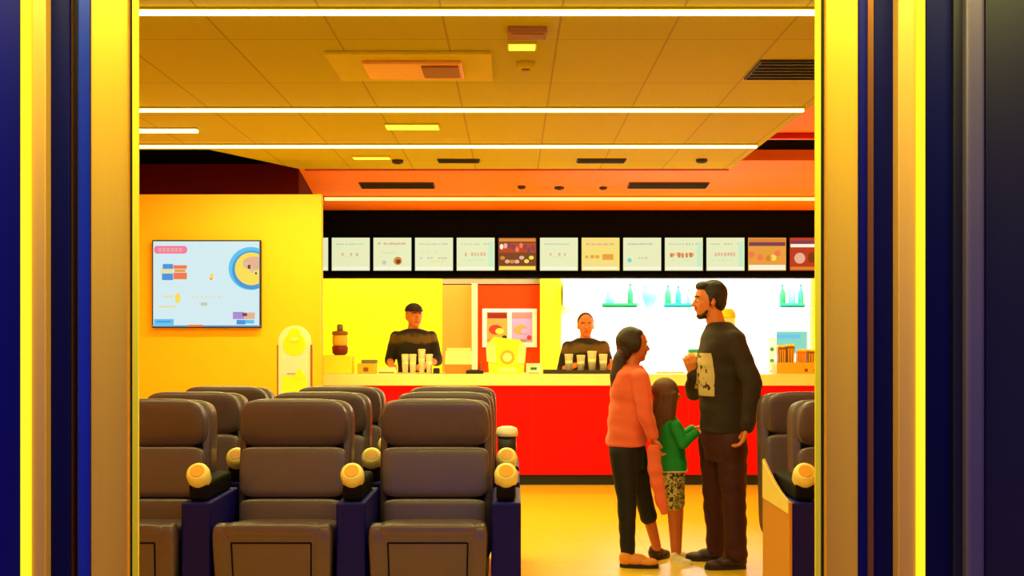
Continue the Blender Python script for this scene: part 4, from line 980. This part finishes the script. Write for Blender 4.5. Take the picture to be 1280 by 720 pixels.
def worker(px, ytop, k, yaw, label, handpos, hairkind):
    f = Fig(k, px); sc = 1.0
    hs = 1.1; c = f(px, ytop+0.107*k+1)
    hp, at = head(c, hs, None, yaw)
    zc_ = c.z; zn = zc_-0.145
    V = lambda x, z, dy=0: Vector((x, dy, z))
    hip = 0.94*zc_/1.70
    torso = [(V(0, hip-0.06), 0.15, 0.11), (V(0, hip), 0.165, 0.12), (V(0, hip+0.18), 0.15, 0.11), (V(0, zn-0.22), 0.175, 0.125), (V(0, zn-0.075), 0.195, 0.115), (V(0, zn-0.045), 0.165, 0.10), (V(0, zn-0.022), 0.11, 0.085), (V(0, zn), 0.068, 0.068)]
    (hx, hy, hz), (gx, gy, gz) = handpos
    aR = [(V(-0.185, zn-0.095), 0.056), (V(-0.25, zn-0.34, 0.0), 0.046), (Vector((hx, hy, hz)), 0.033)]
    aL = [(V(0.185, zn-0.095), 0.056), (V(0.25, zn-0.34, 0.0), 0.046), (Vector((gx, gy, gz)), 0.033)]
    lR = [(V(-0.09, hip-0.03), 0.09), (V(-0.10, hip*0.52), 0.062), (V(-0.11, 0.09), 0.042)]
    lL = [(V(0.09, hip-0.03), 0.09), (V(0.10, hip*0.52), 0.062), (V(0.11, 0.09), 0.042)]
    dR = (aR[2][0]-aR[1][0]).normalized(); dL = (aL[2][0]-aL[1][0]).normalized()
    P = hp+chain([(V(0, zc_-0.08), 0.055), (V(0, zn-0.02), 0.062)])+loft(torso, -0.012)+chain(aR, -0.006)+chain(aL, -0.006)+chain(lR, -0.01)+chain(lL, -0.01)
    P += hand(aR[2][0], dR, (0.3, 0, -1), 0.95, 0.6, -1)+hand(aL[2][0], dL, (-0.3, 0, -1), 0.95, 0.6, 1)
    body = union('person', P, 'skin_tan', None, f.root, voxel=0.007, smooth=2)
    tag(body, label, 'person'); face(body, at, hs)
    mid = lambda A_: [A_[0], (A_[0][0].lerp(A_[1][0], 1.0), A_[1][1]), (A_[1][0].lerp(A_[2][0], 0.12), 0.045)]
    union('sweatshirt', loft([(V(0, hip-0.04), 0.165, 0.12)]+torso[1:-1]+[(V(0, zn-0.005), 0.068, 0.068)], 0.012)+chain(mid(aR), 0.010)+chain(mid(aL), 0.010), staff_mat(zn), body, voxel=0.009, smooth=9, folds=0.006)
    union('trousers', loft([(V(0, hip-0.12), 0.15, 0.11), (V(0, hip), 0.16, 0.115)], 0.003)+chain(lR, 0.012)+chain(lL, 0.012), 'black_denim', body, voxel=0.009, smooth=4)
    for q in (-1, 1): shoe(body, Vector((q*0.11, 0.07, 0)), Vector((q*0.13, -0.20, 0)), 0.10, 'shoe_dark', 'shoe_sole')
    hc = c+Vector((0, 0.012, 0.012))
    if hairkind == 'cap':
        fd = Vector((math.cos(yaw), math.sin(yaw), 0))
        union('hair', [ico(c+Vector((0, 0.02, -0.005)), (0.090, 0.094, 0.101), 3)], 'hair_black', body, voxel=0.006, smooth=1)
        cp = union('cap', [ico(c+Vector((0, 0.006, 0.03)), (0.097, 0.112, 0.090), 3)], 'staff_black', body, voxel=0.006, smooth=1, cut=[(c+Vector((0, 0, 0.028)), Vector((0, 0, -1)))])
        union('cap_brim', [ico(c+fd*0.115+Vector((0, 0, 0.034)), (0.062, 0.062, 0.010), 3)], 'staff_black', cp, voxel=0.005, smooth=1)
    else:
        union('hair', [ico(hc+Vector((0, 0.014, 0.006)), (0.090, 0.103, 0.104), 3)], 'hair_black', body, voxel=0.006, smooth=1, cut=[(c+Vector((0, -0.0, 0.012)), Vector((0, -0.75, -0.65)))])
    return body
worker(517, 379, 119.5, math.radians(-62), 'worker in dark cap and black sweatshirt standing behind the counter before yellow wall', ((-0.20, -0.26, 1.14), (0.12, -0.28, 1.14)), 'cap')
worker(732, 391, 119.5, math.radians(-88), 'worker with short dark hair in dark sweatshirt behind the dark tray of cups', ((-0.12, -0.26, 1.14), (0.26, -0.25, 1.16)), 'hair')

# ---------------------------------------------------------------- lights
def area(name, loc, rot, sx, sy, power, col):
    l = bpy.data.lights.new(name, 'AREA'); l.shape = 'RECTANGLE'; l.size = sx; l.size_y = sy; l.energy = power; l.color = col
    o = bpy.data.objects.new(name, l); C.objects.link(o); o.location = loc; o.rotation_euler = rot
    return o
W = (1.0, 0.92, 0.30)
area('strip_lamp_front', (-0.4, D(261.8), zc-0.04), (0, 0, 0), 4.6, 0.06, 62, W)
area('strip_lamp_middle', (-0.3, D(182.8), zc-0.04), (0, 0, 0), 4.4, 0.06, 85, W)
area('strip_lamp_far', (-0.4, D(153.5), zc-0.04), (0, 0, 0), 4.6, 0.06, 105, W)
area('strip_lamp_orange', (1.0, 13.40, 2.84), (0, 0, 0), 5.6, 0.06, 30, (1.0, 0.8, 0.3))
area('kitchen_lamp', (2.2, 15.2, 2.86), (0, 0, 0), 2.9, 0.7, 240, (0.95, 0.98, 1.0))
area('kitchen_lamp_left', (-1.5, 15.2, 2.85), (0, 0, 0), 2.6, 0.7, 70, (1.0, 0.95, 0.5))
area('added_shelf_light', (2.2, yb-0.17, PZ(385, KW)-0.03), (0, 0, 0), 2.9, 0.05, 32, (0.95, 0.98, 1.0))  # light added under the shelf to whiten the wall below it
area('added_corridor_light', (0, yf-0.55, H-0.02), (math.radians(20), 0, 0), 3.6, 0.15, 64, (1.0, 0.90, 0.24))  # unseen light added to brighten the door posts from above
wd = bpy.data.worlds.new('World'); S.world = wd; wd.use_nodes = True
bg = wd.node_tree.nodes['Background']; bg.inputs['Color'].default_value = (0.12, 0.07, 0.95, 1); bg.inputs['Strength'].default_value = 0.9

# ---------------------------------------------------------------- camera
cam = bpy.data.cameras.new('Camera'); co = bpy.data.objects.new('Camera', cam); C.objects.link(co)
co.location = (0, 0, CH); co.rotation_euler = (math.radians(90), 0, 0)
cam.sensor_width = 36; cam.sensor_fit = 'HORIZONTAL'; cam.lens = 36*F/1280; cam.shift_y = (HZ-360)/1280; cam.clip_start = 0.05
S.camera = co
S.view_settings.view_transform = 'Standard'; S.view_settings.look = 'None'; S.view_settings.exposure = 0.0; S.view_settings.gamma = 1; S.view_settings.use_curve_mapping = False
S.cycles.max_bounces = 8; S.cycles.diffuse_bounces = 5
